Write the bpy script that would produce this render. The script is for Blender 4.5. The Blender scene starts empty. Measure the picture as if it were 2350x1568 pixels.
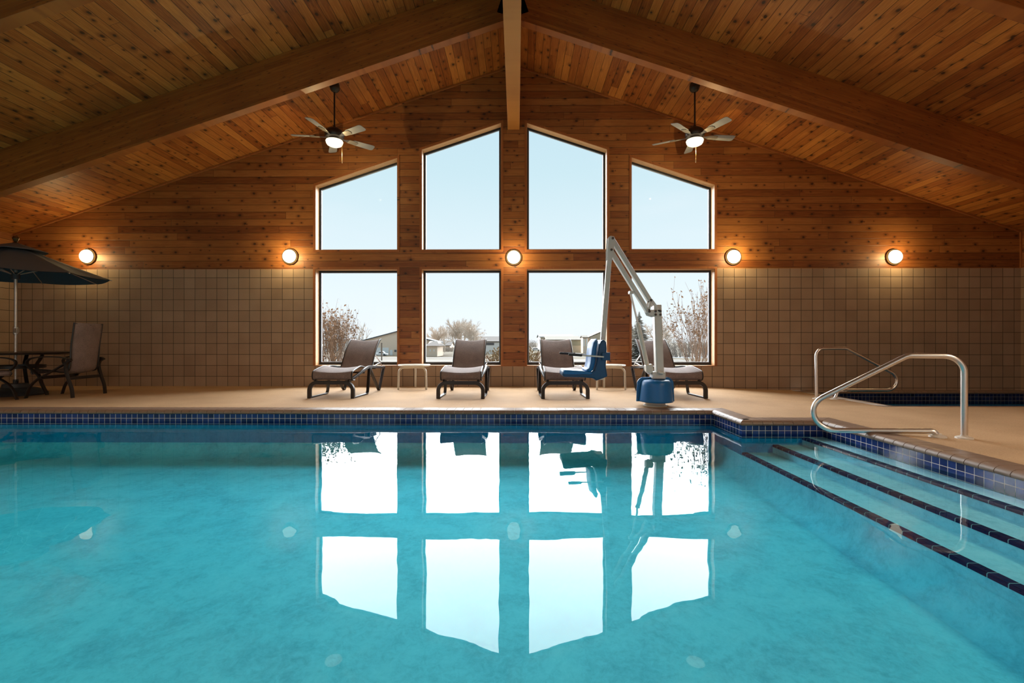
import bpy, math, random
from math import sin, cos, pi, radians as R, tan, sqrt
from mathutils import Vector, Matrix
from mathutils import noise as mnoise

C = bpy.context.scene.collection
V = Vector
F = 1065.0                    # focal length in pixels of the 2350 px wide frame
TH = math.atan(10/F)          # the camera is turned very slightly to the left
CZ = 0.83                     # eye height above the deck
D = 8.55                      # distance of the window wall
WZ = -0.137                   # water level
RX, RZ, SL = -0.05, 5.93, 1/3 # ridge position, ridge height, roof slope
XL, XR, YB = -9.35, 9.20, -6.0
def roof(x): return RZ - abs(x-RX)*SL
def at(px, py, Y):
    """world point on the plane y=Y that a photo pixel looks at"""
    a = (px-1175)/F; b = (784-py)/F
    x = a*cos(TH)-sin(TH); y = a*sin(TH)+cos(TH)
    k = Y/y
    return V((x*k, Y, CZ+b*k))

# ------------------------------------------------------------ mesh helpers
class MB:
    def __init__(s): s.v=[]; s.f=[]; s.m=[]
    def add(s, vs, fs, mi=0):
        b=len(s.v); s.v.extend([tuple(p) for p in vs]); s.f.extend([tuple(b+i for i in f) for f in fs]); s.m.extend([mi]*len(fs)); return s
    def box(s, c, sz, M=None, mi=0):
        x,y,z=sz[0]/2,sz[1]/2,sz[2]/2; c=V(c)
        ps=[V((i*x,j*y,k*z)) for k in(-1,1) for j in(-1,1) for i in(-1,1)]
        if M is not None: ps=[M@p for p in ps]
        return s.add([c+p for p in ps],[(0,2,3,1),(4,5,7,6),(0,1,5,4),(2,6,7,3),(0,4,6,2),(1,3,7,5)],mi)
    def prism(s, pts, axis, a, b, mi=0):
        """polygon (list of 2d) extruded along axis from a to b"""
        def mk(p,t):
            return {'x':(t,p[0],p[1]),'y':(p[0],t,p[1]),'z':(p[0],p[1],t)}[axis]
        n=len(pts)
        vs=[mk(p,a) for p in pts]+[mk(p,b) for p in pts]
        # orientation
        ar=sum(pts[i][0]*pts[(i+1)%n][1]-pts[(i+1)%n][0]*pts[i][1] for i in range(n))
        flip=(ar>0)
        if axis=='y': flip=not flip
        if b<a: flip=not flip
        f=[tuple(range(n)),tuple(range(2*n-1,n-1,-1))]+[(i,i+n,(i+1)%n+n,(i+1)%n) for i in range(n)]
        if flip: f=[tuple(reversed(q)) for q in f]
        return s.add(vs,f,mi)
    def sweep(s, pts, sec, up=None, mi=0, cap=True, closed=False, scale=None):
        """sweep a closed 2d section along 3d points"""
        pts=[V(p) for p in pts]; n=len(pts); m=len(sec)
        T=[]
        for i in range(n):
            if closed: t=pts[(i+1)%n]-pts[i-1]
            else: t=pts[min(i+1,n-1)]-pts[max(i-1,0)]
            T.append(t.normalized())
        u = V(up) if up is not None else (V((0,0,1)) if abs(T[0].z)<.9 else V((1,0,0)))
        vs=[]
        for i in range(n):
            t=T[i]
            u2=u-t*u.dot(t)
            if u2.length<1e-6: u2=V((1,0,0))-t*t.x
            u2.normalize(); w=t.cross(u2)
            if up is None: u=u2
            # miter
            k=1.0
            sc=scale[i] if scale else 1.0
            for (a,b) in sec: vs.append(pts[i]+w*a*sc*k+u2*b*sc*k)
        fs=[]
        rng=range(n if closed else n-1)
        for i in rng:
            j=(i+1)%n
            for q in range(m): fs.append((i*m+q, i*m+(q+1)%m, j*m+(q+1)%m, j*m+q))
        if cap and not closed:
            fs.append(tuple(reversed(range(m)))); fs.append(tuple((n-1)*m+q for q in range(m)))
        return s.add(vs,fs,mi)
    def tube(s, pts, r, n=10, mi=0, closed=False, scale=None, cap=True):
        return s.sweep(pts,[(r*cos(2*pi*i/n),r*sin(2*pi*i/n)) for i in range(n)],None,mi,cap,closed,scale)
    def bar(s, pts, w, t, up, mi=0):
        """flat bar: w across, t along up"""
        return s.sweep(pts,[(-w/2,-t/2),(w/2,-t/2),(w/2,t/2),(-w/2,t/2)],up,mi)
    def lathe(s, prof, c=(0,0,0), n=32, M=None, mi=0):
        c=V(c); vs=[]; k=len(prof)
        for i in range(n):
            a=2*pi*i/n
            for (r,z) in prof:
                p=V((r*cos(a),r*sin(a),z))
                vs.append(c+(M@p if M is not None else p))
        fs=[]
        for i in range(n):
            j=(i+1)%n
            for q in range(k-1): fs.append((i*k+q, j*k+q, j*k+q+1, i*k+q+1))
        cap=prof[0]!=prof[-1]
        if cap and prof[0][0]>1e-6: fs.append(tuple(i*k for i in reversed(range(n))))
        if cap and prof[-1][0]>1e-6: fs.append(tuple(i*k+k-1 for i in range(n)))
        return s.add(vs,fs,mi)
    def grid(s, fn, nu, nv, mi=0):
        vs=[fn(i/nu,j/nv) for i in range(nu+1) for j in range(nv+1)]
        fs=[(i*(nv+1)+j,(i+1)*(nv+1)+j,(i+1)*(nv+1)+j+1,i*(nv+1)+j+1) for i in range(nu) for j in range(nv)]
        return s.add(vs,fs,mi)
    def build(s, name, mat, parent=None, smooth=40, bevel=0, solid=0, loc=None, sub=0, fixn=True):
        me=bpy.data.meshes.new(name); me.from_pydata(s.v,[],s.f)
        mats=mat if isinstance(mat,(list,tuple)) else [mat]
        for m in mats: me.materials.append(m)
        if len(mats)>1:
            for p,i in zip(me.polygons,s.m): p.material_index=i
        if fixn:
            import bmesh
            bm=bmesh.new(); bm.from_mesh(me); bmesh.ops.remove_doubles(bm,verts=bm.verts,dist=1e-5)
            bmesh.ops.recalc_face_normals(bm,faces=bm.faces); bm.to_mesh(me); bm.free()
        if smooth:
            for p in me.polygons: p.use_smooth=True
            me.set_sharp_from_angle(angle=R(smooth))
        me.update()
        o=bpy.data.objects.new(name,me); C.objects.link(o)
        if parent is not None: o.parent=parent
        if loc is not None: o.location=loc
        if solid:
            q=o.modifiers.new('s','SOLIDIFY'); q.thickness=solid; q.offset=0
        if bevel:
            q=o.modifiers.new('b','BEVEL'); q.width=bevel; q.segments=2; q.limit_method='ANGLE'; q.angle_limit=R(40)
        if sub:
            q=o.modifiers.new('u','SUBSURF'); q.levels=sub; q.render_levels=sub
        return o

def tag(o, label=None, cat=None, group=None, kind=None):
    if label: o['label']=label
    if cat: o['category']=cat
    if group: o['group']=group
    if kind: o['kind']=kind
    return o
def empty(name, loc=(0,0,0), rz=0):
    o=bpy.data.objects.new(name,None); C.objects.link(o); o.location=loc; o.rotation_euler=(0,0,rz); o.empty_display_size=.1
    return o
def copy_tree(o, parent=None):
    c=o.copy(); C.objects.link(c); c.parent=parent
    for ch in [x for x in bpy.data.objects if x.parent==o]: copy_tree(ch,c)
    return c
def fillet(pts, r, n=6, closed=False):
    """round the corners of a 3d polyline; r = radius or list per inner corner"""
    pts=[V(p) for p in pts]; out=[]; N=len(pts)
    for i in range(N):
        if not closed and i in (0,N-1): out.append(pts[i]); continue
        a=pts[i-1]; b=pts[i]; c=pts[(i+1)%N]
        ri=r[i-1] if isinstance(r,(list,tuple)) else r
        u=(a-b); v=(c-b); lu=u.length; lv=v.length; u/=lu; v/=lv
        ang=u.angle(v)
        if ang>pi-.02 or ri<=0: out.append(b); continue
        d=min(ri/tan(ang/2), lu*.5, lv*.5)
        p0=b+u*d; p1=b+v*d
        rr=d*tan(ang/2)
        cen=b+(u+v).normalized()*(rr/sin(ang/2))
        e0=(p0-cen); e1=(p1-cen); tot=e0.angle(e1)
        for k in range(n+1):
            t=k/n
            out.append(cen+(e0*sin((1-t)*tot)+e1*sin(t*tot))/sin(tot))
    return out
def smoothline(pts, n=6):
    """catmull-rom through points"""
    pts=[V(p) for p in pts]; P=[pts[0]*2-pts[1]]+pts+[pts[-1]*2-pts[-2]]; out=[]
    for i in range(1,len(P)-2):
        a,b,c,d=P[i-1:i+3]
        for k in range(n):
            t=k/n
            out.append(.5*((2*b)+(c-a)*t+(2*a-5*b+4*c-d)*t*t+(3*b-a-3*c+d)*t**3))
    out.append(pts[-1]); return out

# ------------------------------------------------------------ materials
class NT:
    def __init__(s,name):
        s.mat=bpy.data.materials.new(name); s.mat.use_nodes=True; s.t=s.mat.node_tree; s.t.nodes.clear()
        s.out=s.n('ShaderNodeOutputMaterial')
    def n(s,t,**kw):
        o=s.t.nodes.new(t)
        for k,v in kw.items(): setattr(o,k,v)
        return o
    def l(s,a,b): s.t.links.new(a,b)
    def set(s,inp,v):
        if hasattr(v,'is_output') or isinstance(v,bpy.types.NodeSocket): s.l(v,inp)
        elif isinstance(v,(int,float)) and inp.type=='RGBA': inp.default_value=(v,v,v,1)
        elif isinstance(v,(tuple,list)) and inp.type=='RGBA' and len(v)==3: inp.default_value=(*v,1)
        else: inp.default_value=v
    def m(s,op,a,b=0.0,c=None,clamp=False):
        o=s.n('ShaderNodeMath',operation=op); o.use_clamp=clamp
        s.set(o.inputs[0],a); s.set(o.inputs[1],b)
        if c is not None: s.set(o.inputs[2],c)
        return o.outputs[0]
    def mix(s,f,a,b,mode='MIX'):
        o=s.n('ShaderNodeMix',data_type='RGBA',blend_type=mode)
        s.set(o.inputs[0],f); s.set(o.inputs[6],a); s.set(o.inputs[7],b); return o.outputs[2]
    def obj(s):
        sep=s.n('ShaderNodeSeparateXYZ'); tc=s.n('ShaderNodeTexCoord'); s.l(tc.outputs['Object'],sep.inputs[0]); return sep.outputs, tc.outputs['Object']
    def comb(s,x,y,z=0.0):
        o=s.n('ShaderNodeCombineXYZ'); s.set(o.inputs[0],x); s.set(o.inputs[1],y); s.set(o.inputs[2],z); return o.outputs[0]
    def noise(s,vec,scale,detail=3,rough=.5,dist=0):
        o=s.n('ShaderNodeTexNoise'); s.set(o.inputs['Vector'],vec); o.inputs['Scale'].default_value=scale
        o.inputs['Detail'].default_value=detail; o.inputs['Roughness'].default_value=rough; o.inputs['Distortion'].default_value=dist
        return o.outputs[0]
    def white(s,vec):
        o=s.n('ShaderNodeTexWhiteNoise',noise_dimensions='3D'); s.set(o.inputs['Vector'],vec); return o.outputs[0]
    def ramp(s,f,stops):
        o=s.n('ShaderNodeValToRGB'); s.set(o.inputs[0],f); cr=o.color_ramp
        while len(cr.elements)<len(stops): cr.elements.new(.5)
        for e,(p,c) in zip(cr.elements,stops):
            e.position=p; e.color=(*c,1) if len(c)==3 else c
        return o.outputs[0]
    def smooth(s,x,a,b):
        o=s.n('ShaderNodeMapRange',interpolation_type='SMOOTHSTEP'); s.set(o.inputs[0],x)
        o.inputs[1].default_value=a; o.inputs[2].default_value=b; return o.outputs[0]
    def bump(s,h,strength=.3,dist=.01):
        o=s.n('ShaderNodeBump'); o.inputs['Strength'].default_value=strength; o.inputs['Distance'].default_value=dist; s.l(h,o.inputs['Height']); return o.outputs[0]
    def bsdf(s,col,rough=.5,metal=0,normal=None,spec=None,coat=0):
        o=s.n('ShaderNodeBsdfPrincipled'); s.set(o.inputs['Base Color'],col); s.set(o.inputs['Roughness'],rough); s.set(o.inputs['Metallic'],metal)
        if normal is not None: s.l(normal,o.inputs['Normal'])
        if spec is not None: s.set(o.inputs['Specular IOR Level'],spec)
        if coat: o.inputs['Coat Weight'].default_value=coat; o.inputs['Coat Roughness'].default_value=.15
        s.l(o.outputs[0],s.out.inputs[0]); return o

def plain(name,col,rough=.5,metal=0,var=.12,scale=25,spec=None,bump=0,coat=0):
    t=NT(name); ch,ov=t.obj(); n=t.noise(ov,scale,4)
    a=tuple(c*(1-var) for c in col); b=tuple(min(1,c*(1+var)) for c in col)
    t.bsdf(t.mix(n,a,b),rough,metal,t.bump(n,bump,.004) if bump else None,spec,coat); return t.mat

def wood(name, al, ac, pitch, c_lo, c_mid, c_hi, length=3.4, knots=1.0, rough=.42, gap=.004, vary=1.0, off=0.0, seed=0.0, gapcol=.18):
    """boards running along axis al, laid side by side along axis ac"""
    t=NT(name); ch,ov=t.obj(); u=ch['XYZ'.index(al)]; v=t.m('ADD',ch['XYZ'.index(ac)],off)
    row=t.m('FLOOR',t.m('DIVIDE',v,pitch))
    fr=t.m('SUBTRACT',t.m('DIVIDE',v,pitch),row)
    uo=t.m('ADD',u,t.m('MULTIPLY',t.white(t.comb(row,seed+3.3,1.0)),length))
    col=t.m('FLOOR',t.m('DIVIDE',uo,length))
    fu=t.m('SUBTRACT',t.m('DIVIDE',uo,length),col)
    rnd=t.white(t.comb(row,col,seed+7.0)); rnd2=t.white(t.comb(col,row,seed+17.0))
    sh=t.m('MULTIPLY',rnd2,37.0)
    gn=t.noise(t.comb(t.m('MULTIPLY',t.m('ADD',u,sh),1.3),t.m('MULTIPLY',v,26.0),sh),1.0,4,.6,.6)
    fine=t.noise(t.comb(t.m('MULTIPLY',t.m('ADD',u,sh),6.0),t.m('MULTIPLY',v,150.0),sh),1.0,2)
    # cathedral rings
    wv=t.m('SINE',t.m('MULTIPLY',gn,34.0)); wv=t.m('MULTIPLY_ADD',wv,.5,.5)
    f=t.m('ADD',t.m('MULTIPLY',rnd,.46*vary),t.m('MULTIPLY',gn,.52)); f=t.m('ADD',f,t.m('MULTIPLY',wv,.17)); f=t.m('ADD',f,t.m('MULTIPLY_ADD',fine,.26,-.06))
    c=t.ramp(f,[(.12,c_lo),(.5,c_mid),(.95,c_hi)])
    # slow blotches of stain
    bl=t.noise(ov,.9,3); c=t.mix(t.m('MULTIPLY',t.smooth(bl,.45,.7),.35),c,c_lo)
    if knots>0:
        vo=t.n('ShaderNodeTexVoronoi',voronoi_dimensions='2D'); vo.inputs['Scale'].default_value=1.0
        wob=t.m('MULTIPLY',t.m('SUBTRACT',t.noise(ov,22,2),.5),.13)
        t.l(t.comb(t.m('ADD',t.m('MULTIPLY',uo,5.2),wob),t.m('ADD',t.m('MULTIPLY',v,.97/pitch),wob)),vo.inputs['Vector'])
        sc=t.n('ShaderNodeSeparateColor'); t.l(vo.outputs['Color'],sc.inputs[0])
        rad=t.m('MULTIPLY_ADD',sc.outputs[0],.13*knots,.045)
        on=t.m('GREATER_THAN',sc.outputs[1],.56)
        d=vo.outputs['Distance']
        k=t.m('SUBTRACT',1.0,t.smooth(t.m('DIVIDE',d,rad),.45,1.15)); k=t.m('MULTIPLY',k,on)
        halo=t.m('MULTIPLY',t.m('SUBTRACT',1.0,t.smooth(t.m('DIVIDE',d,rad),.8,3.0)),on)
        c=t.mix(t.m('MULTIPLY',halo,.45),c,c_lo)
        c=t.mix(t.m('MULTIPLY',k,.92),c,(.035,.012,.005))
    e=t.m('MINIMUM',fr,t.m('SUBTRACT',1.0,fr)); g=t.m('SUBTRACT',1.0,t.smooth(t.m('MULTIPLY',e,pitch),gap*.4,gap*1.3))
    e2=t.m('MINIMUM',fu,t.m('SUBTRACT',1.0,fu)); g2=t.m('SUBTRACT',1.0,t.smooth(t.m('MULTIPLY',e2,length),gap*.2,gap*.8))
    g=t.m('MAXIMUM',g,g2)
    c=t.mix(g,c,t.mix(1.0,c,(gapcol,gapcol,gapcol),'MULTIPLY'))
    h=t.m('ADD',t.m('MULTIPLY',t.m('SUBTRACT',1.0,g),1.0),t.m('MULTIPLY',fine,.06))
    t.bsdf(c,t.m('MULTIPLY_ADD',fine,.12,rough),0,t.bump(h,.5,.004)); return t.mat

W_LO=(.09,.018,.004); W_MID=(.34,.100,.018); W_HI=(.50,.20,.045)
PITCH=.130
M={}
M['ceil']=wood('cedar_ceiling_boards','Y','X',PITCH,(.085,.016,.003),(.36,.102,.017),(.62,.24,.048),length=4.0,knots=1.15,seed=1)
M['wall']=wood('cedar_wall_boards','X','Z',PITCH,W_LO,(.27,.084,.018),(.44,.172,.042),length=3.0,knots=1.0,seed=4,off=.02)
M['wallside']=wood('cedar_side_boards','Y','Z',PITCH,W_LO,(.27,.084,.018),(.44,.172,.042),length=3.0,knots=1.0,seed=5,off=.02)
M['beam']=wood('glulam_beam','Y','Z',.5,(.24,.08,.014),(.42,.165,.032),(.52,.22,.05),length=9,knots=.25,seed=8,gap=.001)
M['rafter']=wood('glulam_rafter','X','Z',.038,(.16,.036,.005),(.33,.093,.013),(.48,.155,.024),length=3.1,knots=.5,seed=9,gap=.0012,vary=.7,gapcol=.6)
M['casing']=wood('cedar_casing','Z','X',.5,(.24,.07,.016),(.36,.115,.028),(.42,.15,.04),length=9,knots=.2,seed=11,gap=.001)
M['jamb']=wood('pale_fir_jamb','Z','Y',.06,(.45,.22,.09),(.62,.36,.17),(.75,.50,.28),length=9,knots=.3,seed=12,gap=.001)

def block_mat(name, al):
    t=NT(name); ch,ov=t.obj(); u=ch['XYZ'.index(al)]; v=ch[2]
    p=.2032
    a=t.m('DIVIDE',t.m('ADD',u,.065),p); b=t.m('DIVIDE',t.m('SUBTRACT',v,.183),p)
    fa=t.m('FRACT',a); fb=t.m('FRACT',b)
    ia=t.m('FLOOR',a); ib=t.m('FLOOR',b)
    ea=t.m('MINIMUM',fa,t.m('SUBTRACT',1.0,fa)); eb=t.m('MINIMUM',fb,t.m('SUBTRACT',1.0,fb))
    g=t.m('SUBTRACT',1.0,t.smooth(t.m('MULTIPLY',t.m('MINIMUM',ea,eb),p),.0022,.0052))
    r=t.white(t.comb(ia,ib,2.0)); sp=t.noise(ov,140,3,.7); bl=t.noise(ov,2.2,3)
    f=t.m('ADD',t.m('MULTIPLY',r,.13),t.m('ADD',t.m('MULTIPLY',sp,.62),t.m('MULTIPLY',bl,.28)))
    c=t.ramp(f,[(.2,(.22,.142,.092)),(.5,(.38,.262,.175)),(.85,(.54,.40,.28))])
    c=t.mix(g,c,(.045,.033,.026))
    h=t.m('ADD',t.m('SUBTRACT',1.0,g),t.m('MULTIPLY',sp,.12))
    t.bsdf(c,t.m('MULTIPLY_ADD',sp,.25,.38),0,t.bump(h,.6,.006),.4); return t.mat
M['block']=block_mat('ground_face_block','X'); M['blockside']=block_mat('ground_face_block_side','Y')

def deck_mat():
    t=NT('pebble_deck'); ch,ov=t.obj()
    sp=t.noise(ov,210,3,.75); sp2=t.noise(ov,70,3,.6); bl=t.noise(ov,1.3,4,.6)
    f=t.m('ADD',t.m('MULTIPLY',sp,.55),t.m('ADD',t.m('MULTIPLY',sp2,.25),t.m('MULTIPLY',bl,.3)))
    c=t.ramp(f,[(.3,(.22,.13,.066)),(.55,(.46,.29,.158)),(.8,(.68,.46,.28))])
    t.bsdf(c,t.m('MULTIPLY_ADD',bl,.2,.68),0,t.bump(sp,.5,.004),.22); return t.mat
M['deck']=deck_mat()

def tile_mat(name, al, ac, pu, pv, ou=0, ov_=0, dark=False, gw=.0042, shade=1):
    t=NT(name); ch,oo=t.obj(); u=ch['XYZ'.index(al)]; v=ch['XYZ'.index(ac)]
    a=t.m('DIVIDE',t.m('ADD',u,ou),pu); b=t.m('DIVIDE',t.m('ADD',v,ov_),pv)
    fa=t.m('FRACT',a); fb=t.m('FRACT',b)
    ea=t.m('MULTIPLY',t.m('MINIMUM',fa,t.m('SUBTRACT',1.0,fa)),pu); eb=t.m('MULTIPLY',t.m('MINIMUM',fb,t.m('SUBTRACT',1.0,fb)),pv)
    g=t.m('SUBTRACT',1.0,t.smooth(t.m('MINIMUM',ea,eb),gw*.35,gw*.62))
    r=t.white(t.comb(t.m('FLOOR',a),t.m('FLOOR',b),5.0))
    if dark: c=t.ramp(r,[(0,(.003,.010,.045)),(1,(.007,.022,.085))]); gc=(.22,.38,.40)
    else: c=t.ramp(r,[(0,(.007,.014,.075)),(.5,(.010,.026,.14)),(1,(.02,.045,.20))]); gc=(.62,.56,.50)
    c=t.mix(g,c,gc)
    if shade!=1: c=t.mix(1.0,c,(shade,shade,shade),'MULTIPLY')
    t.bsdf(c,.8 if dark else t.m('MULTIPLY_ADD',g,.5,.12),0,t.bump(t.m('SUBTRACT',1.0,g),.4,.002),.05 if dark else .5); return t.mat
TP=.0668
M['tile_x']=tile_mat('cobalt_waterline_tile_x','X','Z',TP,TP,0.0,.1035)
M['tile_y']=tile_mat('cobalt_waterline_tile_y','Y','Z',TP,TP,.0,.1035)
M['nose']=tile_mat('navy_step_nosing','Y','X',.102,.5,0,.25,dark=True,gw=.005)
M['spatile_x']=tile_mat('shaded_spa_tile_x','X','Z',TP,TP,0.0,.163,shade=.45)  # darkened: the weak light on the spa wall is put into the colour
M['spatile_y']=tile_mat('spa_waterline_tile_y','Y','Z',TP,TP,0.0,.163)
M['coping']=plain('brown_glazed_coping',(.215,.140,.100),.40,0,.22,9,spec=.3,coat=.08)
M['grout']=plain('pale_grout',(.50,.43,.36),.8)

def plaster():
    t=NT('pool_plaster'); ch,ov=t.obj(); a=t.noise(ov,3.0,6,.7,.5); b=t.noise(ov,24,6,.8,.6)
    f=t.m('ADD',t.m('MULTIPLY',a,.55),t.m('MULTIPLY',b,.45))
    t.bsdf(t.ramp(f,[(.34,(.15,.40,.54)),(.52,(.27,.60,.74)),(.72,(.38,.70,.82))]),.7); return t.mat
M['plaster']=plaster()

def water_mats():
    t=NT('pool_water_surface'); ch,ov=t.obj()
    n1=t.noise(t.comb(t.m('MULTIPLY',ch[0],1.0),t.m('MULTIPLY',ch[1],1.6)),1.5,2,.45); n2=t.noise(ov,9,2,.5)
    h=t.m('ADD',n1,t.m('MULTIPLY',n2,.035))
    nm=t.bump(h,.10,.02)
    lw=t.n('ShaderNodeLayerWeight'); lw.inputs['Blend'].default_value=.5; t.l(nm,lw.inputs['Normal'])
    fr=t.m('MULTIPLY_ADD',t.m('POWER',lw.outputs['Facing'],5.0),.62,.02,clamp=True)
    gl=t.n('ShaderNodeBsdfGlossy'); gl.inputs['Roughness'].default_value=0.0; gl.inputs['Color'].default_value=(1,1,1,1); t.l(nm,gl.inputs['Normal'])
    tr=t.n('ShaderNodeBsdfTransparent')
    mx=t.n('ShaderNodeMixShader'); t.l(fr,mx.inputs[0]); t.l(tr.outputs[0],mx.inputs[1]); t.l(gl.outputs[0],mx.inputs[2]); t.l(mx.outputs[0],t.out.inputs[0])
    def vol(t):
        va=t.n('ShaderNodeVolumeAbsorption'); va.inputs['Color'].default_value=(.0,.905,.97,1); va.inputs['Density'].default_value=.80
        t.l(va.outputs[0],t.out.inputs['Volume'])
    vol(t)
    s=NT('pool_water_body'); tr=s.n('ShaderNodeBsdfTransparent'); s.l(tr.outputs[0],s.out.inputs[0]); vol(s)
    return t.mat,s.mat
M['water'],M['waterbody']=water_mats()
def glass_mat():
    t=NT('window_glass')
    lw=t.n('ShaderNodeLayerWeight'); lw.inputs['Blend'].default_value=.5
    fr=t.m('MULTIPLY_ADD',t.m('POWER',lw.outputs['Facing'],5.0),.9,.004,clamp=True)
    gl=t.n('ShaderNodeBsdfGlossy'); gl.inputs['Roughness'].default_value=.02
    tr=t.n('ShaderNodeBsdfTransparent'); tr.inputs[0].default_value=(.97,.985,.98,1)
    mx=t.n('ShaderNodeMixShader'); t.l(fr,mx.inputs[0]); t.l(tr.outputs[0],mx.inputs[1]); t.l(gl.outputs[0],mx.inputs[2]); t.l(mx.outputs[0],t.out.inputs[0])
    return t.mat
M['glass']=glass_mat()
def emit(name,col,st):
    t=NT(name); e=t.n('ShaderNodeEmission'); e.inputs[0].default_value=(*col,1); e.inputs[1].default_value=st; t.l(e.outputs[0],t.out.inputs[0]); return t.mat
M['globe']=emit('lit_globe',(1,.88,.62),1.75)
M['fanlamp']=emit('lit_fan_bowl',(1,.88,.62),1.75)
M['bronze_frame']=plain('dark_bronze_window_frame',(.022,.022,.026),.45,.3)
M['alu']=plain('pale_anodised_bead',(.42,.47,.56),.35,.6)
M['steel']=plain('brushed_stainless',(.72,.70,.68),.30,1,.05,60)
M['flange']=plain('pale_plastic_flange',(.62,.56,.50),.5)
M['fan_bronze']=plain('aged_bronze_fan',(.055,.042,.032),.42,.6)
M['fan_iron']=plain('pewter_blade_iron',(.16,.14,.12),.4,.5)
M['blade']=plain('weathered_grey_blade',(.22,.22,.23),.5,0,.2,8)
M['lamp_rim']=plain('tan_lamp_rim',(.42,.28,.13),.45)
M['chain']=plain('brass_chain',(.6,.42,.2),.35,.7)
M['black']=plain('dark_brown_painted_frame',(.022,.017,.016),.38,.1,.2)
def sling():
    t=NT('brown_sling_mesh'); ch,ov=t.obj()
    a=t.noise(t.comb(t.m('MULTIPLY',ch[0],40.0),t.m('MULTIPLY',ch[1],340.0),t.m('MULTIPLY',ch[2],340.0)),1.0,2); b=t.noise(ov,6,2)
    f=t.m('ADD',t.m('MULTIPLY',a,.7),t.m('MULTIPLY',b,.3))
    t.bsdf(t.ramp(f,[(.3,(.105,.074,.066)),(.65,(.27,.20,.18))]),.75,0,t.bump(a,.3,.002)); return t.mat
M['sling']=sling()
M['cream']=plain('cream_table_enamel',(.70,.66,.57),.3,0,.04)
M['white']=plain('white_powder_coat',(.60,.58,.55),.38,0,.05)
M['white2']=plain('ivory_plastic',(.66,.64,.58),.4,0,.04)
M['blue']=plain('blue_moulded_plastic',(.002,.125,.36),.40,0,.12,60)
M['navy']=plain('dark_blue_plastic',(.002,.060,.16),.40,0,.1,60)
M['rubber']=plain('black_rubber_grip',(.015,.016,.02),.6)
M['bolt']=plain('dark_bolt',(.10,.085,.08),.35,.8)
M['canvas']=plain('slate_umbrella_canvas',(.115,.135,.165),.85,0,.15,90)
M['canvas_in']=plain('blue_umbrella_lining',(.028,.085,.14),.85,0,.1,90)
M['darkrim']=plain('dark_table_top',(.028,.020,.018),.3,0,.2)
M['basegrey']=plain('dark_grey_umbrella_base',(.05,.052,.058),.5,0,.2)
M['polemetal']=plain('satin_umbrella_pole',(.60,.56,.52),.3,.8)
M['gold']=plain('bronze_finial',(.16,.10,.045),.3,.8)
# outdoors
M['grass']=None
def grass():
    t=NT('dry_winter_grass'); ch,ov=t.obj(); a=t.noise(ov,.09,5,.6); b=t.noise(ov,1.5,3)
    f=t.m('ADD',t.m('MULTIPLY',a,.7),t.m('MULTIPLY',b,.3))
    t.bsdf(t.ramp(f,[(.3,(.070,.054,.034)),(.55,(.092,.072,.046)),(.75,(.108,.088,.058))]),.95,spec=.1); return t.mat
M['grass']=grass()
M['snow']=plain('old_snow',(.21,.21,.215),.8,0,.04,2)
M['asphalt']=plain('grey_asphalt',(.06,.058,.062),.9,0,.1,3)
M['gravel']=plain('pale_gravel_road',(.10,.086,.07),.95,0,.1,3)
M['tanwall']=plain('tan_metal_siding',(.74,.58,.45),.8,0,.06,2)
M['paletan']=plain('pale_tan_siding',(.50,.40,.29),.8,0,.06,2)
M['whitewall']=plain('white_siding',(.75,.75,.74),.8,0,.04,2)
M['greyroof']=plain('pale_grey_metal_roof',(.105,.11,.115),.9,0,.06,2)
M['tanroof']=plain('pale_tan_metal_roof',(.12,.10,.075),.9,0,.06,2)
M['brownroof']=plain('brown_shingle_roof',(.07,.054,.045),.9,0,.12,3)
M['olive']=plain('olive_garage_door',(.30,.27,.19),.8)
M['glassdark']=plain('dark_window_pane',(.09,.09,.10),.2)
M['bark']=plain('grey_brown_bark',(.22,.17,.135),.95,0,.15,3)
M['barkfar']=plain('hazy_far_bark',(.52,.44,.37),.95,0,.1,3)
M['dryleaf']=plain('dry_tan_leaf',(.27,.215,.165),.9,0,.25,8)
M['juniper']=plain('faded_olive_foliage',(.20,.165,.10),.95,0,.35,14)
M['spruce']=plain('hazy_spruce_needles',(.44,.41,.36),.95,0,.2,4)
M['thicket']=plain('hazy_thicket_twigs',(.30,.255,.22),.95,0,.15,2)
M['carpaint']=plain('white_vehicle_paint',(.75,.75,.76),.3)
M['tyre']=plain('tyre_rubber',(.04,.04,.04),.8)
M['concrete']=plain('grey_exterior_wall',(.4,.37,.33),.9)

# ------------------------------------------------------------ the shell
def XW(px): return at(px,784,D).x
def ZW(py,px=1185): return at(px,py,D).z
WX=[(724,912),(968,1150),(1209,1393),(1449,1640)]
WX=[(XW(a),XW(b)) for a,b in WX]
ZSILL=.385; ZLT=2.165; ZUB=2.520       # lower sill, lower head, upper sill
ZB=2.170                               # top of the block work
def wtop(x):                           # sloping head of the upper windows
    return roof(x)-0.995
T=.20
wm=MB()
xs=[XL-.3]+[q for w in WX for q in w]+[XR+.3]
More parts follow.
